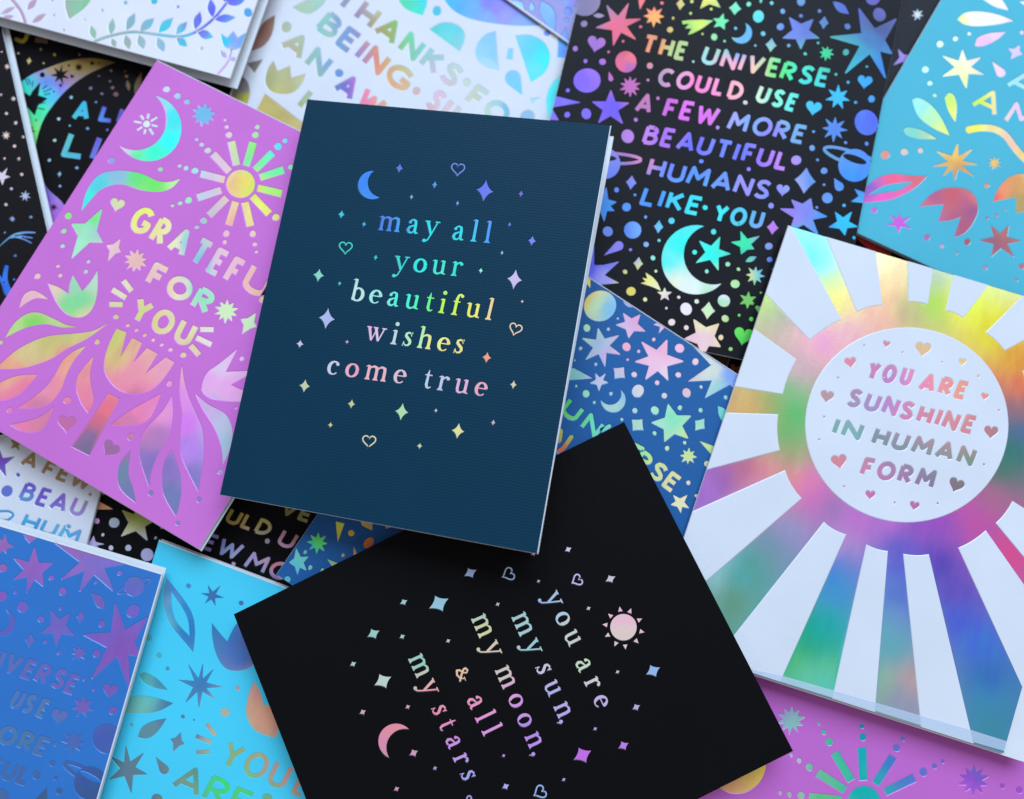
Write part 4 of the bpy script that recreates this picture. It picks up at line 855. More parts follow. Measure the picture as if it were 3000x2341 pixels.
# ---- white card, thanks for being
c = card([(865, -375), (1460, 20), (900, 505), (330, 85)], .0040, (204, 218, 243),
 [(509.6+x/3, y/3, q) for x, y, q in [(640,10,(120,120,160)),(740,90,(125,105,165)),(820,60,(150,130,150)),(790,130,(145,125,110)),(880,60,(170,170,120)),(860,190,(150,130,60)),(950,150,(130,150,50)),(1000,120,(90,180,50)),(950,240,(130,150,60)),(1000,280,(100,170,70)),(1070,250,(90,190,120)),(1110,200,(60,205,165)),(1090,350,(100,180,150)),(1150,330,(90,185,170)),(1220,260,(100,190,190)),
 (1190,390,(140,180,185)),(1260,330,(120,185,190)),(1330,365,(140,180,190)),(1250,440,(165,165,195)),(1250,480,(180,170,205)),(1420,420,(170,195,200)),(1380,480,(170,190,190)),(1320,540,(190,175,195)),(1290,520,(200,175,200)),(1457,530,(175,195,190)),(1440,650,(185,195,190)),(1500,600,(180,190,170)),(1570,530,(165,195,200)),(1640,550,(140,185,215)),(1600,600,(170,195,195)),(1600,710,(165,200,195)),(1650,650,(140,195,205)),(1720,660,(90,170,215)),(1740,700,(90,170,210)),
 (510,170,(110,180,175)),(560,110,(120,190,185)),(600,70,(110,160,190)),(650,110,(100,140,190)),(570,210,(130,180,175)),(640,180,(110,150,190)),(640,290,(90,140,195)),(700,220,(90,130,200)),(770,200,(110,120,185)),(730,340,(100,110,190)),(780,300,(140,110,175)),(820,270,(190,120,140)),(780,400,(150,110,170)),(830,360,(180,110,130)),(890,320,(200,120,90)),(880,450,(200,130,100)),(900,400,(215,120,70)),(950,430,(200,140,70)),(1010,380,(175,165,80)),(970,530,(205,150,90)),(990,470,(190,160,100)),(1050,560,(200,160,110)),(1060,450,(180,175,110)),(1110,480,(180,175,130)),(1060,510,(205,150,100)),(1134,585,(195,160,165)),
 (1200,640,(205,175,195)),(1230,590,(205,180,205)),(1280,600,(205,175,205)),(1200,680,(200,165,180)),(1320,670,(205,180,195)),(300,290,(165,165,140)),(350,240,(165,175,140)),(420,220,(145,180,160)),(370,340,(165,170,130)),(410,400,(120,170,155)),(480,330,(120,175,175)),(500,460,(120,165,165)),(530,320,(120,180,190)),(620,370,(95,150,200)),(560,430,(100,150,190)),(640,468,(75,125,200)),(620,570,(80,100,190)),(690,560,(90,80,190)),(700,620,(110,90,190)),(760,500,(160,90,200)),(740,580,(150,80,190)),(820,580,(235,110,160)),(800,630,(225,110,150)),(880,610,(240,130,140)),(900,640,(215,140,120)),(980,660,(190,160,110)),
 (370,670,(150,165,110)),(430,620,(150,175,140)),(500,570,(130,180,160)),(550,640,(100,150,170)),(302,174,(155,175,150)),(210,130,(140,100,85)),(170,200,(140,95,85)),(130,280,(150,110,110)),(90,400,(110,110,110)),(130,400,(110,110,110)),(200,420,(160,165,110)),(300,470,(165,170,115)),(400,500,(175,180,130)),(280,580,(175,175,110)),(170,500,(150,155,105)),(180,640,(180,165,85)),(280,720,(175,160,80)),(360,790,(190,175,100)),(150,680,(190,175,90)),(20,560,(120,115,130)),(40,630,(180,185,60)),(0,500,(110,105,120)),
 (440,50,(150,190,170)),(380,40,(150,185,160)),(520,20,(140,190,180)),(1080,20,(40,200,160)),(1140,60,(20,210,190)),(1190,20,(20,200,220)),(1266,70,(30,170,215)),(1340,20,(20,160,250)),(1400,60,(40,150,250)),(1500,50,(70,150,250)),(1600,20,(100,100,250)),(1650,60,(115,105,250)),(1700,110,(125,130,250)),(1600,120,(100,150,250)),(1780,60,(110,120,240)),(1880,140,(90,140,220)),(1800,150,(110,150,235)),
 (1240,190,(50,190,200)),(1310,170,(60,190,205)),(1400,190,(60,190,215)),(1350,230,(70,200,205)),(1420,260,(100,190,215)),(1400,310,(110,190,210)),(1590,250,(110,180,250)),(1560,330,(120,190,235)),(1640,350,(110,180,250)),(1570,400,(150,200,225)),(1650,430,(150,200,230)),(1732,345,(100,190,240)),(1800,250,(90,190,245)),(1880,250,(60,190,225)),(1950,290,(10,200,225)),(1860,330,(60,190,250)),(1960,370,(0,220,255)),(1920,370,(10,215,250)),(1880,440,(70,210,250)),(1880,510,(60,210,240)),(1740,470,(95,180,250)),(1760,540,(90,185,250)),(1810,600,(80,190,240)),(1880,640,(150,205,240)),(1845,735,(120,170,215)),(2010,620,(20,225,250)),(2050,520,(20,225,235)),(2000,700,(70,225,245)),(1972,211,(75,110,230)),(2070,220,(60,150,250)),(2070,330,(60,130,250))]],
 'white card behind the navy one with muted foil capitals reading thanks for being', rough=.6, spec=.3)
c.ctrl[''] = [(x, y, tuple(a*.86+b*.14 for a, b in zip(q, (165, 175, 185)))) for x, y, q in c.ctrl['']]
c.view = 'V2'
W = lambda t, a, b, h=150, **k: c.word(t, a, b, h, 36, slant=k.pop('slant', 2), jit=.025, **k)
W('THANKS', (590, 12), (1362, 575), 152); W('FO', (1432, 652), (1675, 826), 150); W('BEING', (484, 184), (1046, 606), 152); W('SU', (1175, 680), (1345, 805), 150)
W('AN', (255, 296), (520, 494), 150); W('AW', (594, 572), (870, 772), 150); W('H', (358, 682), (480, 772), 150)
c.dots([(1457,530,26),(1134,583,25),(640,468,26),(302,174,32),(1266,70,29),(1972,211,20),(1845,752,46)])
for sh in [arcs([(1300,-30),(1345,40),(1410,90),(1500,125),(1620,148),(1780,164),(1970,160)], [(1970,160),(1720,-30)], [(1720,-30),(1300,-30)]),
 arcs([(343,48),(400,80),(450,88),(500,62),(545,20),(555,-20)], [(555,-20),(470,-20)], [(470,-20),(343,48)]), arcs([(1005,-30),(1040,30),(1090,70),(1175,98)], [(1175,98),(1203,20),(1190,-30)], [(1190,-30),(1005,-30)]),
 arcs([(1220,188),(1290,148),(1370,150),(1430,190),(1443,250),(1412,330)], [(1412,330),(1220,188)]), arcs([(1642,200),(1570,228),(1518,300),(1520,375),(1575,428),(1662,452)], [(1662,452),(1642,200)]),
 arcs([(1768,230),(1860,226),(1950,270),(1990,360),(1960,460),(1868,528)], [(1868,528),(1768,230)]), arcs([(2065,480),(1995,550),(1965,650),(1980,740),(2010,790)], [(2010,790),(2120,790)], [(2120,790),(2120,480)], [(2120,480),(2065,480)]),
 [(2100,160),(2110,370),(2038,368),(2045,215)], [(1722,312),(1753,312),(1752,382),(1710,378)], [(1862,632),(1925,625),(1870,668)],
 arcs([(230,95),(150,150),(105,240),(78,326)], [(78,326),(160,290),(212,210),(230,95)]), [(50,405),(152,380),(98,466)],
 [(165,600),(420,795),(400,900),(115,700)]]:
    c.add('cut_shape', [sh])
c.add('drop', [drop(1813, 610, 1752, 502, 51)])
c.add('tulip', [arcs([(220,390),(245,457)], [(245,457),(325,422)], [(325,422),(333,500)], [(333,500),(425,475)], [(425,475),(400,535),(350,588),(282,602),(205,582),(168,522),(185,440),(220,390)])])
c.view = 'V1'; c.add('cut_shape', [arcs([(1545,485),(1585,530),(1597,600),(1580,665)], [(1580,665),(1480,620)], [(1480,620),(1500,480)], [(1500,480),(1545,485)])])

# ---- reflective film at the top edge, its lilac reflection painted as an opaque card
c = card([(1267, -947), (1838, -543), (1330, 175), (759, -229)], .0052, (118, 116, 200),
 [(1160,30,(110,160,235)),(1200,40,(90,150,240)),(1180,15,(110,170,240)),(1120,10,(130,190,240)),(1230,30,(90,110,225)),(1240,0,(130,120,200)),(1225,80,(80,130,235)),(1190,80,(110,150,235))],
 'reflective film wedge painted as an opaque lilac card with pale blue petals, at the top edge left of the starry card', rough=.3, spec=.5, rims=(0,), rimw=.6)
c.view = 'V2'
c.add('petal', [arcs([(1935,5),(1925,70),(1955,130),(2015,207)], [(2015,207),(2027,120),(2000,45),(1935,5)])]); c.add('drop', [drop(1868, 8, 1875, 50, 17)])
c.dots([(2107,72,22),(2096,126,13),(2125,-4,50)]); c.add('petal', [arcs([(1748,-5),(1775,40),(1825,60)], [(1825,60),(1810,15),(1748,-5)])])
c.add('cut_shape', [[(2092,178),(2120,290),(2060,236)]])

# ---- white botanical card, top left
c = card([(135, -600), (740, -540), (490, 167), (-140, -2)], .0137, (210, 222, 247),
 [(60,20,(175,150,190)),(20,50,(180,160,200)),(100,50,(180,155,180)),(190,20,(130,190,160)),(210,30,(140,190,170)),(270,90,(150,170,170)),(320,90,(150,180,200)),(370,70,(110,180,210)),(420,90,(40,180,220)),(460,80,(0,195,230)),(480,90,(0,195,240)),(520,80,(0,160,235)),(560,90,(90,120,220)),(580,60,(100,130,235)),(600,40,(90,100,225)),(650,30,(95,110,230)),(640,50,(110,100,215)),(680,0,(80,70,210)),(490,0,(95,100,230)),(455,35,(80,100,225)),(500,75,(110,160,235)),(485,110,(165,160,225)),(510,80,(140,150,230)),(480,130,(190,160,225)),(460,155,(200,160,225)),(527,27,(60,150,220)),(400,80,(60,180,225)),
  (280,75,(130,170,180)),(420,60,(100,110,225)),(440,40,(95,90,225)),(400,10,(90,140,220)),(350,60,(60,190,225)),(430,70,(110,110,225)),(430,105,(190,170,225)),(330,2,(60,180,215)),(300,20,(120,170,205))],
 'white card with a trailing foil vine and small flower, upper left corner', gap=.0034, back=(0, 0, 2.1, 2.0), rough=.6, spec=.3)
c.view = 'V1'
c.add('vine', stroke([(600,268),(700,232),(850,205),(1000,222),(1150,235),(1260,200),(1370,115),(1452,15)], 16, False))
for p, q, b in [((705,238),(720,118),20),((710,240),(738,302),16),((800,212),(862,84),24),((798,212),(826,316),22),((878,210),(986,118),26),((885,212),(918,315),24),((998,222),(1106,115),26),((1000,228),(1048,332),24),((1112,232),(1197,140),22),((1118,232),(1197,298),22),((1242,205),(1280,74),24),((1245,198),(1363,240),26),((1362,130),(1345,-10),24),((1350,125),(1506,112),24),((612,262),(578,164),18),
                ((1455,380),(1408,325),13),((1465,380),(1512,380),13),((100,100),(0,122),14),((162,75),(235,-8),18),((190,155),(292,88),16),((110,38),(0,92),12)]:
    c.add('leaf', [leaf((p[0]+(q[0]-p[0])*.13, p[1]+(q[1]-p[1])*.13), q, b)])
c.add('tulip', [arcs([(1412,215),(1452,243)], [(1452,243),(1492,200)], [(1492,200),(1520,243)], [(1520,243),(1573,210)], [(1573,210),(1560,280),(1520,312),(1480,318),(1430,290),(1412,215)])])
c.add('stem', stroke([(1480,312),(1458,395),(1392,478)], 12, False)); c.add('stem', stroke([(60,-20),(128,65),(162,150)], 20, False))
c.add('leaf', [arcs([(440,122),(418,50),(415,-30)], [(415,-30),(600,-30)], [(600,-30),(540,50),(440,122)])])
c.dots([(1490,-50,85),(802,18,12),(985,8,20),(1138,44,9),(653,67,9),(541,127,6),(344,98,7),(407,192,7),(333,4,7),(1586,80,27),(1290,311,10)])

# ---- black card with the large foil crescent
c = card([(80, -120), (560, 20), (330, 620), (-140, 480)], .0044, (19, 18, 22),
 [(x/3, y/3, q) for x, y, q in [(700,395,(110,95,60)),(600,395,(135,120,50)),(500,420,(150,130,55)),(400,450,(150,130,70)),(320,440,(165,150,120)),(260,460,(140,150,215)),(420,500,(150,120,160)),(380,560,(130,120,235)),(300,520,(90,140,240)),(180,520,(70,190,230)),(140,560,(50,225,180)),(330,600,(70,190,245)),(260,620,(50,220,220)),(250,720,(60,230,170)),(180,760,(90,215,140)),(220,840,(120,225,130)),(210,950,(120,200,130)),(230,1050,(110,170,160)),(250,1160,(110,120,210)),(290,1250,(130,100,215)),(340,1350,(165,110,225)),(330,1450,(170,120,220)),
 (470,760,(60,195,215)),(520,680,(50,180,225)),(550,740,(70,180,225)),(640,760,(80,130,230)),(680,700,(80,100,220)),(740,760,(90,80,200)),(400,1000,(90,190,225)),(450,900,(80,190,200)),(440,980,(70,180,200)),(500,1000,(80,180,225)),(560,1000,(100,120,220)),(600,900,(100,90,220)),(130,260,(170,165,50)),(260,260,(110,80,70)),(116,340,(190,190,170)),(185,388,(205,200,140)),(348,349,(160,150,60)),(507,349,(130,110,90)),(278,403,(190,180,100)),(455,622,(130,190,225)),(580,563,(110,110,150)),(741,602,(110,80,90)),(808,487,(120,90,60)),(880,520,(100,80,50)),(820,550,(110,95,60)),(375,760,(160,205,230)),(560,821,(110,160,220)),(349,897,(170,210,220)),(315,1024,(140,190,225)),(491,1073,(120,165,220)),(380,1113,(130,180,225)),(383,1190,(150,170,225))]],
 'black card with a large rainbow foil crescent, under the pink card at the left', rough=.6, spec=.07)
c.view = 'V1'
neg = [reg_star(385, 478, 60, 7, 24, -80), tips_star(200, 640, [(255,530),(190,610),(300,630),(220,735),(120,690),(130,590)], 55), reg_star(195, 835, 30, 5, 13, -60), reg_star(343, 1325, 25, 7, 10), circle(270, 478, 17), circle(387, 545, 10), circle(440, 418, 8), circle(588, 404, 12), circle(634, 402, 6), circle(343, 585, 6), circle(230, 768, 6), reg_star(503, 430, 27, 9, 13), heart(460, 488, 28, 20)]
for a, b in [((160,500),(180,545)),((180,500),(195,540)),((210,515),(205,555)),((270,570),(300,545)),((275,590),(330,565)),((280,605),(320,598)),((240,690),(285,700)),((235,665),(290,655)),((180,740),(170,780))]: neg += vstroke([(*a, 6), (*b, 6)])
c.add('moon', [arcs([(735,398),(600,372),(450,385),(300,435),(180,490),(60,600),(-40,800),(-60,1000),(0,1250),(150,1450),(330,1560)], [(330,1560),(480,1500)], [(480,1500),(410,1312),(300,1200),(240,1060),(228,930),(270,780),(340,670),(440,560),(570,470),(735,398)])], neg)
W = lambda t, a, b, h, wd=30, **k: c.word(t, a, b, h, wd, slant=k.pop('slant', 12), jit=.018, **k)
W('A', (452, 768), (562, 772), 128); W('LI', (625, 775), (765, 792), 112, 28); W('LI', (386, 1003), (598, 1032), 172, 36)
c.add('letter', stroke([(100,250),(150,262),(182,200)], 24)); c.add('letter', [[(225,235),(300,245),(305,278),(222,268)]])
c.dots([(116,340,7),(260,314,8),(348,349,9),(507,349,7),(278,403,6),(710,452,8),(632,486,5),(455,622,10),(614,652,7),(580,563,10),(652,599,8),(703,519,7),(741,602,15),(375,760,10),(446,803,6),(560,821,9),(686,830,7),(349,897,10),(315,1024,10),(491,1073,10),(383,1190,8),(808,487,10),(800,457,6),(720,560,11)])
c.sparks([(185,388,18,25),(380,1113,14,20)]); c.add('petal', [leaf((905,460),(862,600),16)]); c.add('petal', [leaf((815,512),(825,582),11)])

# ---- starry black card, far left
c = card([(-440, 130), (0, 45), (190, 890), (-250, 980)], .0085, (20, 20, 25),
 [(x/3, y/3, q) for x, y, q in [(45,425,(225,195,205)),(85,630,(215,200,225)),(100,785,(215,205,225)),(38,865,(225,205,205)),(120,1015,(220,190,200)),(15,1130,(205,205,230)),(138,1115,(215,185,190)),(160,1253,(165,185,225)),(78,1400,(140,165,220)),(37,1308,(190,190,210)),(197,1388,(110,150,190)),(40,1540,(90,150,200)),(110,1500,(110,165,225)),(200,1490,(110,155,225)),(180,1530,(90,130,210)),(97,1635,(80,110,190)),(40,1700,(40,110,220)),(20,1780,(50,120,235)),(50,1850,(45,110,235)),(97,1634,(90,110,200))]],
 'black card scattered with tiny silver stars along the left edge', rough=.5, spec=.12, gap=.0016, back=(0, 0, 1.8, 0))
c.view = 'V1'
for x, y, r, n in [(45,425,19,6),(85,630,17,7),(100,785,15,6),(38,865,27,7),(120,1015,13,6),(160,1253,34,7),(78,1400,19,7),(5,605,10,5),(148,875,12,6)]: c.add('star', [reg_star(x, y, r, n, r*.42, -85)])
st(12, 1130, [(45,1075),(62,1130),(15,1182),(-30,1150),(-30,1080)], 22)
c.dots([(40,725,9),(92,934,10),(138,1115,10),(28,1013,7),(72,1207,9),(37,1308,10),(197,1388,9),(97,1635,9),(30,1487,6),(10,330,5)])
c.add('comet', band([(-10,1580),(70,1512),(150,1488),(225,1488)], 3, 16, 8)+band([(60,1520),(130,1512),(207,1522)], 10, 12, 8)+band([(80,1512),(140,1525),(202,1555)], 10, 12, 6))
c.view = 'V5'; c.add('flower', band([(42,170),(30,260),(55,350)], 24, 34, 50)+band([(-20,220),(20,280),(40,340)], 10, 26, 30)); c.dots([(89,258,7)])

# ---- white starry card, lower left
c = card([(-440, 700), (250, 905), (30, 1760), (-660, 1560)], .0048, (202, 216, 242),
 [(x*.3, 903+y*.3, q) for x, y, q in [(20,250,(105,70,190)),(20,340,(110,90,200)),(127,367,(95,90,200)),(48,483,(95,110,205)),(190,260,(150,125,80)),(330,310,(150,125,80)),(420,370,(150,125,85)),(570,420,(160,135,100)),(640,505,(150,140,150)),(110,160,(140,115,75)),(180,430,(100,75,200)),(180,530,(90,140,215)),(290,490,(105,85,205)),(280,580,(100,95,200)),(390,530,(115,85,215)),(400,620,(125,120,210)),(530,570,(150,115,210)),(510,650,(150,140,220)),(50,640,(60,150,215)),(190,690,(70,170,225)),(190,740,(50,140,200)),(330,720,(70,160,220)),(440,770,(90,180,225)),(487,735,(70,160,225))]],
 'white card with purple and blue foil capitals, half hidden under the pink card', rough=.6, spec=.3)
c.view = 'V9'
W = lambda t, a, b, h, wd=26, **k: c.word(t, a, b, h, wd, slant=k.pop('slant', 10), jit=.025, **k)
W('A', (130, 298), (238, 332), 122); W('FEW', (285, 362), (622, 482), 120); W('BEAU', (125, 545), (572, 672), 140, 28); W('HUM', (135, 742), (540, 868), 116)
st(0, 280, [(102,238),(40,378),(-60,330),(-20,150)], 38); st(112, 150, [(75,112),(150,142),(138,190),(78,178)], 20)
c.add('swoosh', stroke([(-10,628),(60,628),(92,655),(50,690),(-10,685)], 16, False)); c.dots([(48,483,40),(127,367,14),(487,735,15),(640,505,12)])

# ---- black lettered card, bottom left centre
c = card([(230, 860), (880, 1080), (640, 1900), (0, 1690)], .0028, (16, 16, 20),
 [(x*.3, 903+y*.3, q) for x, y, q in [(660,560,(250,150,110)),(760,600,(245,180,130)),(600,580,(240,130,120)),(610,700,(240,110,150)),(620,760,(200,120,200)),(687,695,(195,160,225)),(811,707,(165,195,215)),(811,750,(170,170,220)),(975,650,(150,165,60)),(920,630,(150,165,60)),(1060,690,(165,185,80)),(975,720,(190,205,130)),(900,790,(205,215,190)),(1020,800,(200,210,225)),(730,793,(200,200,230)),(657,862,(180,180,235)),(788,886,(205,210,240)),(911,886,(185,195,235)),(1045,935,(185,185,240)),(735,495,(160,160,180)),(1150,740,(190,190,190)),
 (1600,650,(190,170,80)),(1640,600,(195,180,80)),(1700,720,(200,180,90)),(1750,600,(215,190,80)),(1740,750,(210,190,150)),(1830,690,(190,180,70)),(1890,700,(190,190,100)),(1800,790,(205,200,170)),(1880,780,(190,190,170)),(1900,838,(170,170,200)),(2020,780,(205,160,205)),(2080,740,(200,130,190)),(2010,860,(220,180,220)),(2140,800,(205,150,130)),(2040,610,(130,140,60)),(2130,650,(140,150,80)),(1470,860,(150,140,210)),(1560,850,(130,140,230)),(1620,900,(150,175,240)),(1700,860,(165,170,235)),(1660,1000,(190,190,230)),(1760,980,(165,170,240)),(1820,920,(185,165,230)),(1900,960,(200,170,215)),(1880,1050,(160,170,235)),(1950,1010,(215,140,170)),(1960,1110,(150,130,220)),(2010,1090,(215,190,180))]],
 'black card with glowing foil capitals, between the pink and light blue cards', rough=.6, spec=.07)
c.view = 'V9'
W('OULD', (1455, 652), (1895, 808), 118); W('US', (1958, 862), (2184, 944), 128); W('EW', (1412, 886), (1680, 978), 130); W('MO', (1728, 1022), (2030, 1128), 132); W('VE', (1980, 640), (2190, 712), 110)
st(975, 705, [(868,620),(1082,700),(1045,832),(863,802),(990,555)], 62)
c.add('star', [[(560,600),(600,500),(670,535),(803,612),(625,614)]]); c.add('star', [[(560,715),(618,605),(628,796)]])
c.dots([(687,695,20),(811,707,36),(730,793,11),(788,886,17),(911,886,22),(1045,935,45),(735,495,14),(1150,740,12),(1900,838,18),(1660,1000,14),(1105,815,10)])
st(657, 862, [(665,800),(738,860),(705,892),(618,892),(573,850)], 28)

# ---- blue card, bottom left
c = card([(-330, 1022), (347, 1224), (120, 2010), (-560, 1800)], .0140, (38, 112, 203),
 [(10,1140,(200,100,180)),(60,1140,(210,110,190)),(100,1170,(205,100,190)),(60,1210,(195,90,190)),(100,1220,(190,90,200)),(150,1140,(225,110,150)),(170,1160,(205,100,180)),(200,1180,(170,110,210)),(240,1200,(170,110,210)),(280,1260,(130,100,200)),(10,1200,(205,90,180)),(0,1270,(180,80,190)),(210,1300,(150,90,180)),(50,1290,(150,90,200)),(120,1330,(150,95,200)),(170,1320,(150,90,190)),(250,1330,(170,80,190)),(260,1380,(175,70,180)),(230,1360,(160,80,195)),(280,1310,(150,90,200)),(300,1400,(165,80,190)),
  (30,1420,(110,110,180)),(60,1430,(120,100,180)),(110,1440,(130,95,190)),(150,1450,(130,95,185)),(230,1470,(160,80,180)),(40,1500,(95,125,180)),(80,1510,(100,125,170)),(180,1500,(150,85,180)),(130,1520,(115,110,180)),(20,1560,(90,125,160)),(60,1580,(85,125,150)),(100,1590,(85,115,170)),(160,1580,(85,100,180)),(230,1580,(75,85,170)),(10,1640,(75,105,160)),(50,1650,(75,100,150)),(120,1650,(70,90,150)),(200,1660,(55,75,140)),(200,1690,(55,75,120)),(90,1695,(60,85,100)),(180,1610,(65,85,160)),(290,1230,(120,105,190)),(320,1240,(110,110,190)),(15,1330,(110,90,195))],
 'cornflower blue card with dull violet foil stars, lower left corner', rough=.5, spec=.42, gap=.0016, back=(0, 1.9, 0, 0), rims=(1, 2), rimw=.35)
c.ctrl[''] = [(x, y, tuple(a*.62+b*.38 for a, b in zip(q, (52, 112, 195)))) for x, y, q in c.ctrl['']]
c.view = 'V9'
st(235, 1045, [(243,885),(372,995),(308,1157),(190,1202),(98,1110),(103,962)], 66)
st(660, 985, [(395,850),(440,1108),(568,1192),(803,1187),(915,995),(700,870)], 92); st(25, 865, [(35,785),(97,880),(45,925),(-30,960),(-30,800)], 32)
c.add('star', [[(150,760),(270,808),(210,852),(180,815)]])
def small_planet(cx, cy, r, rx, ry, rot, lw):
    a = math.radians(rot); co, si = math.cos(a), math.sin(a)
    E = [(cx+rx*math.cos(t)*co-ry*math.sin(t)*si, cy+rx*math.cos(t)*si+ry*math.sin(t)*co) for t in [2*math.pi*i/32 for i in range(33)]]
    c.add('planet', [circle(cx, cy, r, n=32)]+vstroke([(x, y, lw) for x, y in E], False))
small_planet(955, 1160, 70, 125, 26, -22, 7)
c.view = 'V10'
st(410, 478, [(362,362),(492,383),(525,535),(400,612),(298,520)], 55); st(855, 590, [(818,312),(1050,410),(1000,690),(917,907),(655,842),(597,533)], 100)
c.dots([(852,95,17),(445,225,27),(365,128,17),(160,335,38),(945,365,45),(290,423,22),(722,455,22),(687,668,24),(430,345,11),(682,160,11),(110,230,12),(20,60,28),(10,260,35),(418,660,14),(598,850,12),(323,582,12),(803,1072,28),(372,1447,20),(258,1530,28),(395,1552,14),(397,1310,16),(420,1645,22),(668,922,10),(762,1275,104)])
c.add('leaf', [arcs([(652,240),(722,264),(745,345)], [(745,345),(690,330),(652,240)])])
for x, y, a, b in [(573,407,26,40),(213,573,32,47)]: c.add('diamond', [spark(x, y, a, b, 8, .55)])
c.add('moon', [circle(8, 448, 97, n=40)], [circle(-22, 420, 92, n=40)])
c.add('star', [reg_star(562, 665, 52, 8, 26)]); c.add('star', [reg_star(588, 1045, 76, 7, 34, -85)]); c.add('star', [reg_star(520, 1295, 80, 8, 42, -85)])
c.add('heart', [heart(782, 930, 106, 10)]); c.add('heart', [heart(422, 1112, 112, 12)])
W = lambda t, a, b, h, wd=30, **k: c.word(t, a, b, h, wd, slant=k.pop('slant', 9), jit=.032, **k)
W('NIVERSE', (-150, 735), (525, 960), 148); W('USE', (52, 1038), (300, 1132), 142); W('MORE', (-190, 1250), (310, 1402), 142); W('FUL', (-110, 1520), (182, 1612), 142)
planet(640, 1590, 118, 205, 40, 28, 22, -45)
c.add('leaf', [[(235,1720),(330,1625),(335,1720)]]); c.dots([(0,1690,60)])

# ---- light blue card, bottom left
c = card([(339, 1152), (1000, 1400), (720, 2180), (90, 1960)], .0082, (66, 203, 249),
 [(340,1180,(120,150,220)),(325,1240,(130,170,220)),(345,1290,(120,170,215)),(380,1250,(60,120,200)),(400,1300,(30,120,200)),(405,1340,(30,110,190)),(370,1300,(60,150,210)),(400,1205,(50,100,170)),(455,1265,(45,90,165)),(510,1275,(60,90,170)),(460,1330,(40,110,170)),(500,1350,(50,100,190)),(530,1360,(80,90,190)),(545,1330,(90,80,170)),(520,1400,(60,100,190)),(430,1450,(45,110,180)),(420,1440,(50,120,190)),(320,1430,(80,170,170)),(345,1450,(60,130,170)),(310,1480,(90,190,190)),(300,1500,(110,190,180)),(370,1500,(60,110,150)),(380,1530,(70,110,160)),(410,1545,(70,100,160)),(325,1560,(90,130,150)),(360,1540,(70,110,155)),
  (420,1570,(110,110,150)),(480,1520,(190,170,140)),(500,1535,(205,170,130)),(560,1500,(235,150,120)),(550,1450,(225,150,140)),(570,1530,(240,150,120)),(560,1410,(120,110,180)),(445,1580,(190,180,150)),(460,1560,(205,180,140)),(470,1600,(140,170,120)),(500,1610,(140,175,110)),(550,1610,(170,165,120)),(580,1640,(190,150,140)),(620,1640,(215,140,130)),(420,1650,(90,140,120)),(400,1670,(120,150,120)),(450,1670,(60,210,120)),(480,1670,(50,225,100)),(540,1690,(60,210,110)),(560,1690,(110,170,120)),(300,1610,(90,110,130)),(290,1640,(90,110,130)),(320,1670,(70,100,130)),(390,1630,(110,110,130)),(370,1700,(110,120,110)),(340,1325,(110,190,190)),(340,1375,(70,170,180))],
 'light sky-blue card with dusky foil leaves, at the bottom left', rough=.6, spec=.25, gap=.0016, back=(0, .5, .5, 0), lip=.0001, press=.0001, rims=(2,), rimw=.3)
c.ctrl[''] = [(x, y, tuple(a*.8+b*.2 for a, b in zip(q, (110, 185, 215)))) for x, y, q in c.ctrl['']]
c.view = 'V10'
c.add('leaf_outline', [arcs([(1182,128),(1160,240),(1165,340),(1210,460),(1290,560),(1372,658)], [(1372,658),(1385,520),(1370,400),(1310,290),(1182,128)])], [arcs([(1215,228),(1220,330),(1252,440),(1347,545)], [(1347,545),(1338,440),(1300,350),(1215,228)])])
c.dots([(1339,187,17),(1714,309,17),(1129,681,20),(1190,775,14),(1688,915,16),(1299,1116,14),(1378,1140,7),(933,1175,12),(1055,555,22),(1115,1705,40),(1900,1695,34)])
st(1508, 256, [(1478,183),(1563,188),(1590,270),(1530,328),(1458,310),(1430,240)], 27)
c.add('tulip', [arcs([(1505,450),(1560,520),(1615,582)], [(1615,582),(1665,480),(1700,440)], [(1700,440),(1820,700)], [(1820,700),(1780,765),(1690,790),(1600,770),(1540,680),(1510,560),(1505,450)])])
st(1420, 893, [(1340,748),(1441,743),(1514,783),(1574,905),(1522,987),(1412,1052),(1320,1014),(1273,857)], 50)
for a, b in [([(985,820),(1030,802),(1110,842),(1192,927)], [(1192,927),(1100,912),(1030,880),(985,820)]), ([(800,1030),(880,990),(980,968),(1090,978),(1232,1021)], [(1232,1021),(1130,1075),(1000,1096),(800,1080)]), ([(978,1262),(1010,1190),(1090,1147),(1182,1129)], [(1182,1129),(1120,1222),(1050,1270),(978,1262)])]: c.add('petal', [arcs(a, b)])
c.add('sparkle', [tips_star(1260, 1295, [(1284,1230),(1310,1310),(1231,1362),(1211,1275)], 32)]); c.add('star', [reg_star(1600, 1085, 40, 8, 22)])
c.add('tulip', [arcs([(1805,868),(1850,940),(1870,1032)], [(1870,1032),(1990,1040)], [(1990,1040),(1970,1245),(1900,1252),(1805,1205),(1750,1100),(1765,960),(1805,868)])])
for a, b in [((1470,1168),(1530,1247)),((1393,1254),(1502,1300)),((1395,1370),(1490,1367))]: c.add('dash', vstroke([(*a, 30), (*b, 30)]))
W = lambda t, a, b, h, wd=36, **k: c.word(t, a, b, h, wd, slant=k.pop('slant', 4), jit=.018, **k)
W('YOU', (1548, 1455), (2010, 1640), 195); W('L', (2060, 1660), (2140, 1700), 150); W('ARE', (1210, 1612), (1735, 1835), 195)
st(908, 1490, [(893,1325),(1018,1376),(1043,1525),(932,1658),(777,1562),(788,1403)], 55); c.add('petal', [drop(1106, 1401, 1166, 1492, 34)])

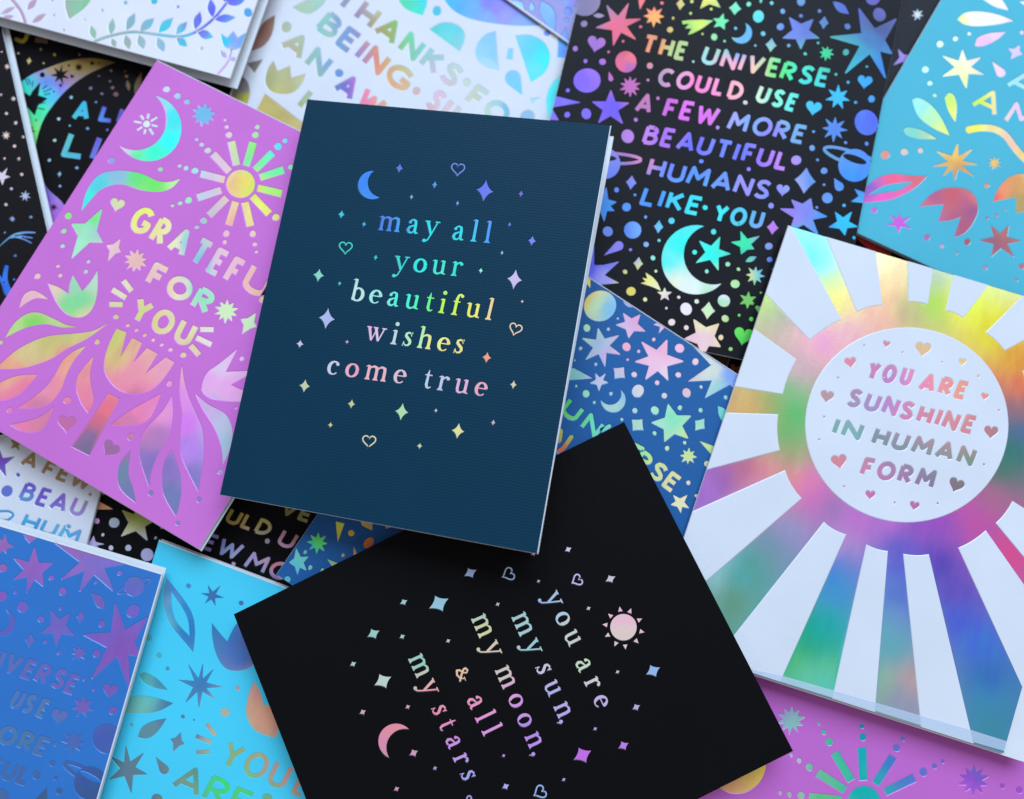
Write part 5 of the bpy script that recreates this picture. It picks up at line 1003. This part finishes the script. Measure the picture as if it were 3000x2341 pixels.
# ---- pink card, bottom right
c = card([(1440, 1330), (2330, 1510), (2190, 2300), (1240, 2090)], .0060, (183, 104, 207),
 [(1680,1530,(140,170,200)),(1690,1540,(130,190,190)),(1750,1500,(60,150,190)),(1780,1560,(60,190,150)),(1800,1580,(20,180,170)),(1830,1600,(0,170,190)),(1840,1560,(0,160,190)),(1830,1530,(40,130,200)),(1880,1580,(60,130,200)),(1900,1560,(60,120,205)),(1920,1620,(60,120,205)),(1930,1590,(110,120,215)),(1960,1600,(80,110,210)),(2000,1580,(110,110,215)),(1840,1680,(0,175,180)),(1800,1640,(60,190,160)),(1760,1640,(100,190,150)),(1740,1640,(90,190,160)),(1700,1630,(170,190,200)),(1760,1700,(90,190,140)),(1700,1690,(140,190,160)),(1540,1650,(235,180,110)),(1600,1640,(245,205,110)),(1620,1620,(225,205,90)),(1560,1670,(240,180,130)),(2070,1660,(140,80,205)),(2080,1640,(110,100,215)),(2150,1690,(150,80,200)),(2060,1680,(160,90,210))],
 'orchid pink card with teal foil sun rays, lower right corner', rough=.58, spec=.24)
c.view = 'V12'
c.add('sun_disc', [circle(1005, 1722, 90, n=56)])
for x, y in [(888,1525),(998,1510),(1117,1545),(1203,1625),(825,1607),(790,1702)]:
    a = math.atan2(y-1722, x-1005); h = 90
    c.add('sun_ray', vstroke([(x-h*math.cos(a), y-h*math.sin(a), 44), (x+h*math.cos(a), y+h*math.sin(a), 48)]))
c.dots([(993,1300,13),(998,1360,20),(812,1388,20),(782,1334,13),(754,1284,9),(1185,1420,20),(1219,1369,13),(1333,1555,22),(1395,1522,14),(1441,1495,10),(702,1527,20),(645,1490,13),(602,1461,9),(657,1685,20),(592,1678,13),(541,1669,10),(1771,1632,13),(1865,1655,18),(300,1510,162)])
c.add('star', [reg_star(600, 1265, 74, 10, 42, -84)]); c.add('star', [reg_star(1612, 1600, 80, 10, 46, -88)])

# ---- dark cards that only peep out
c = card([(1690, 430), (2120, 545), (1880, 1200), (1440, 1060)], .0022, (24, 20, 24),
 [(1580,830,(225,110,130)),(1560,770,(190,90,60)),(1850,520,(225,70,70)),(1900,560,(190,60,60))],
 'black card with red foil, only slivers showing beneath the teal and starry cards', rough=.6, spec=.08)
c.view = 'V7'
c.add('letter', [[(1150,832),(1172,822),(1182,845),(1206,835),(1214,850),(1196,880),(1182,872),(1186,858),(1160,868)]]); c.add('cut_shape', [arcs([(1070,760),(1110,768),(1140,785)], [(1140,785),(1100,790),(1070,760)])])
c.view = 'V4'; c.add('cut_shape', [[(660,1480),(700,1492),(900,1612),(900,1640),(760,1600),(680,1530)]])
c = card([(1750, -560), (2260, -300), (2010, 320), (1480, 60)], .0034, (26, 27, 36),
 [(1940,32,(190,205,225)),(1900,140,(140,120,210))],
 'black card with small pale stars, a strip between the starry black and teal cards', rough=.5, spec=.14)
c.view = 'V4'
c.add('star', [reg_star(1067, 92, 38, 7, 16, -90)]); st(975, 372, [(943,313),(1017,352),(1010,420),(913,416)], 24); c.add('diamond', [spark(845, 590, 12, 20, 10, .5)])

for c in CARDS: c.build()
# clear sleeve folded along the bottom of the sunshine card
sun = CARDS[2]
m, nt, p = nodes('clear_sleeve')
p.inputs['Base Color'].default_value = (.75, .84, .95, 1); p.inputs['Roughness'].default_value = .3; p.inputs['Alpha'].default_value = .4
P = [sun.px(x, y, 'V12') for x, y in [(385, 985), (548, 1020), (1070, 1170), (1600, 1322), (1800, 1385), (1790, 1440), (1600, 1385), (1070, 1215), (548, 1055), (385, 1003)]]
zz = [.00004, .00014]
ro = bpy.data.objects['greeting_card.002'] if 'greeting_card.002' in bpy.data.objects else None
VV = [(x/1000, y/1000, z) for z in zz for x, y in P]; n = len(P)
FF = [tuple(range(n, 2*n)), tuple(reversed(range(n)))]+[(i, (i+1) % n, (i+1) % n+n, i+n) for i in range(n)]
mesh_obj('sleeve_edge', VV, FF, [m], ro, ro.matrix_world.inverted() @ sun.MW)
